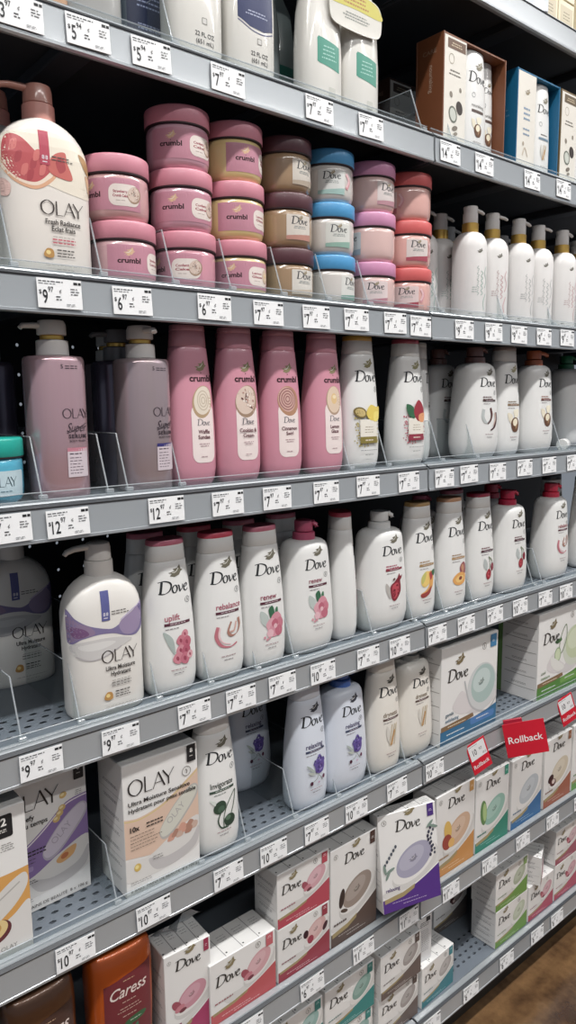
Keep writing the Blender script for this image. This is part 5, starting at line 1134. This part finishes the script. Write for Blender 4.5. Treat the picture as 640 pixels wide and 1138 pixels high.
for i in range(8):
    for j in range(3): a0 = i * 4 + j; m.face((a0, a0 + 4, a0 + 5, a0 + 1))
m.build('torn_film', clear_mat('crinkled_film', '#e6eaec', .55, .15), r)
stack_carton('low soap carton with coral band standing alone before the stack', .624, .016, zF, .131, .062, .108, '#c84a50', '#d9a0a6', '#cf5a66', 'pink', '')
stack_carton('soap carton with crimson band, bottom of the pink stack', .7535, .016, zF, .118, .062, .0995, '#a02c40', '#d9aaa6', '#a02c40', 'berry', '')
stack_carton('soap carton with coral band, top of the pink stack', .7535, .016, zF + .1, .118, .062, .1, '#c03a50', '#d9a0aa', '#c03a50', 'pink', '')
stack_carton('upright soap carton with brown band and coconut print', .8745, .016, zF, .117, .062, .19, '#5c4840', '#9c8a7e', '#4c3028', 'coco', '', 'upright bar soap cartons')
r = stack_carton('upright soap carton with purple band leaning out over the rail', .990, -.026, zF + .027, .128, .030, .186, '#55288c', '#a3a0b8', '#4c2a86', 'none', 'relaxing', 'upright bar soap cartons', rz=-.28, tilt=(math.radians(-7), math.radians(-1)))
a = Art(); rr_ = random.Random(5)
for i in range(8): a.ell(.046 + .004 * math.sin(i), .086 + .0075 * i, .0028, .0036, '#3c3c52', 0, 10); a.ell(.052 + .004 * math.sin(i + 1), .088 + .0075 * i, .0024, .003, '#4c5060', 0, 10)
for i in range(6): a.ell(-.055 + .005 * i, .092 + .006 * i, .0026, .0034, '#4c5462', 0, 10); 
for q in ((-.050, .072, 60), (-.044, .080, 20), (.048, .146, 40), (.056, .140, -20), (-.056, .084, 100)): a.ell(q[0], q[1], .010, .0028, '#7d9488', q[2], 14)
a.build('sprig_print', lambda u, v, o: (u, -o - .0004, v), r)
stack_carton('upright soap carton with amber band and mango print', 1.172, .016, zF, .128, .062, .181, '#d08a2a', '#d6ae8c', '#cf9234', 'mango', '', 'upright bar soap cartons')
stack_carton('upright soap carton with teal band and green soap', 1.302, .016, zF, .122, .062, .172, '#138a72', '#8fbfae', '#1c9a80', 'cuc', '', 'upright bar soap cartons')
stack_carton('upright soap carton with blue band, below the large red sign', 1.437, .016, zF, .124, .062, .168, '#256ca4', '#b9c0c6', None, 'none', '', 'upright bar soap cartons')
stack_carton('upright soap carton with orange brown band, right of the large red sign', 1.571, .016, zF, .122, .062, .170, '#a4583a', '#cfc0a6', '#a0643c', 'nut', '', 'upright bar soap cartons')
stack_carton('upright soap carton with green band at the right edge', 1.700, .016, zF, .122, .062, .172, '#5a9a3c', '#b9cfa6', None, 'cuc', '', 'upright bar soap cartons')

# ---- bottom shelf
BG = 'small bar soap cartons on the bottom shelf'
FLM = .8
stack_carton('soap carton with teal tab, lower left of the bottom shelf', .866, .020, zG, .128, .06, .098, '#1f8a86', '#8fb8b0', '#1c8a84', 'none', '', BG, coat=FLM)
stack_carton('soap carton with teal band, on top at the left of the bottom shelf', .868, .018, zG + .0985, .128, .06, .098, '#1f8a86', '#7fa89c', '#1c8a84', 'none', '', BG, coat=FLM)
stack_carton('soap carton with teal tab, leftmost on the bottom shelf', .734, .018, zG + .0985, .128, .06, .098, '#1f8a86', '#8fb8b0', '#1c8a84', 'none', '', BG, coat=FLM)
stack_carton('soap carton with teal tab under the leftmost bottom shelf carton', .734, .020, zG, .128, .06, .098, '#1f8a86', '#8fb8b0', '#1c8a84', 'none', '', BG, coat=FLM)
stack_carton('film wrapped soap carton with brown grey band, upper of its stack', 1.004, .012, zG + .099, .118, .065, .096, '#6c5c56', '#a59c98', '#5c4c46', 'none', '', BG, coat=FLM, tilt=(0, math.radians(-1)))
stack_carton('film wrapped soap carton with brown grey band, lower of its stack', 1.004, .018, zG, .118, .065, .098, '#6c5c56', '#a59c98', '#5c4c46', 'none', '', BG, coat=FLM)
stack_carton('film wrapped soap carton with teal blue band, right of the brown grey stack', 1.130, .020, zG, .110, .06, .094, '#2f7f8a', '#b0a8a4', '#2c8a94', 'none', '', BG, coat=FLM, rz=.04)
r = carton('soap_carton', 'soap carton stood on end showing its white printed side', 'soap carton', BG, (1.095, .030, zG + .0945), .042, .045, .106, '#d2d3d4', (lambda a: (a.micro(0, .088, .03, 3, '#55585c', h=.0016, gap=.004), a.micro(0, .07, .03, 12, '#85888b', h=.0010, gap=.0042), a.rect(.010, .094, .012, .010, '#35373c'), a)[-1])(Art()), fine_side(.045, .106), rz=-.1)
stack_carton('dim soap carton at the back of the bottom shelf', 1.322, .135, zG, .125, .06, .120, '#5c5450', '#8c7f7a', None, 'nut', '', BG, coat=.2)
stack_carton('film wrapped soap carton with green band, lower of two', 1.398, .018, zG, .128, .066, .0925, '#6a9a34', '#b9c2a6', None, 'none', '', BG, coat=FLM)
stack_carton('film wrapped soap carton with green band, upper of two', 1.394, .018, zG + .093, .128, .066, .094, '#6a9a34', '#a9b296', '#7fa050', 'none', '', BG, coat=FLM, tilt=(0, math.radians(.3)))
stack_carton('tipped soap carton with crimson face and white end, beside the green ones', 1.520, .016, zG + .0925, .060, .085, .075, '#b8405c', '#cf98a2', None, 'none', '', BG, coat=FLM, rz=.45)
stack_carton('pink soap carton under the tipped carton', 1.524, .018, zG, .110, .09, .092, '#b8405c', '#cf98a2', None, 'pink', '', BG, coat=FLM)
stack_carton('pink soap carton, lower right of the bottom shelf', 1.640, .018, zG, .110, .09, .096, '#b8405c', '#cf98a2', None, 'pink', '', BG, coat=FLM)
stack_carton('pink soap carton, upper right of the bottom shelf', 1.638, .018, zG + .0965, .110, .09, .092, '#a85468', '#c9a2a8', None, 'pink', '', BG, coat=FLM)
stack_carton('soap carton with green trim at the right end of the bottom shelf', 1.758, .018, zG, .11, .09, .13, '#5a9a6c', '#b9cfb6', None, 'none', '', BG, coat=FLM)

# ---------------------------------------------------------------- lights, world, camera
DIFF = mat('light_diffuser', '#ffffff', .5); nd = DIFF.node_tree.nodes['Principled BSDF']; nd.inputs['Emission Color'].default_value = (1, .98, .95, 1); nd.inputs['Emission Strength'].default_value = 6.
HOUS = mat('fixture_white', '#d8d8d6', .5)
for i, (x, y) in enumerate(((-1.2, -1.3), (1.4, -1.3), (4.0, -1.3), (-1.2, -3.6), (1.4, -3.6), (4.0, -3.6))):
    r = thing('ceiling_light', 'long white strip light on the ceiling over the aisle', 'ceiling light', 'strip lights over the aisle', (x, y, 4.2))
    MB().box(-1.2, 1.2, -.09, .09, 0, .10, b=.004).build('housing', HOUS, r)
    MB().box(-1.19, 1.19, -.075, .075, -.012, -.0005, b=.003).build('diffuser', DIFF, r)
    ld = bpy.data.lights.new('strip_light', 'AREA'); ld.shape = 'RECTANGLE'; ld.size = 2.38; ld.size_y = .15; ld.energy = 88 if y > -2 else 42; ld.color = (1., .985, .965)
    lo = bpy.data.objects.new('strip_light', ld); COL.objects.link(lo); lo.location = (x, y, 4.18)
w = bpy.data.worlds.new('shop_ambient'); SC.world = w; w.use_nodes = True
w.node_tree.nodes['Background'].inputs[0].default_value = (.80, .88, 1., 1); w.node_tree.nodes['Background'].inputs[1].default_value = .26

cam = bpy.data.cameras.new('camera'); co = bpy.data.objects.new('camera', cam); COL.objects.link(co); SC.camera = co
yaw, pitch, roll = math.radians(50.024), math.radians(8.639), math.radians(-.5548)
F = Vector((math.cos(yaw) * math.cos(pitch), math.sin(yaw) * math.cos(pitch), -math.sin(pitch)))
R0 = F.cross(Vector((0, 0, 1))).normalized(); U0 = R0.cross(F)
Rv = math.cos(roll) * R0 + math.sin(roll) * U0; Uv = -math.sin(roll) * R0 + math.cos(roll) * U0
M = Matrix((Rv, Uv, -F)).transposed().to_4x4(); M.translation = Vector((0, -.85, 1.40)); co.matrix_world = M
cam.sensor_fit = 'VERTICAL'; cam.sensor_height = 36; cam.lens = 820.1 / 1138 * 36; cam.clip_start = .02
SC.view_settings.view_transform = 'Standard'; SC.view_settings.look = 'None'; SC.view_settings.gamma = 1; SC.view_settings.exposure = 0.; SC.view_settings.use_curve_mapping = False
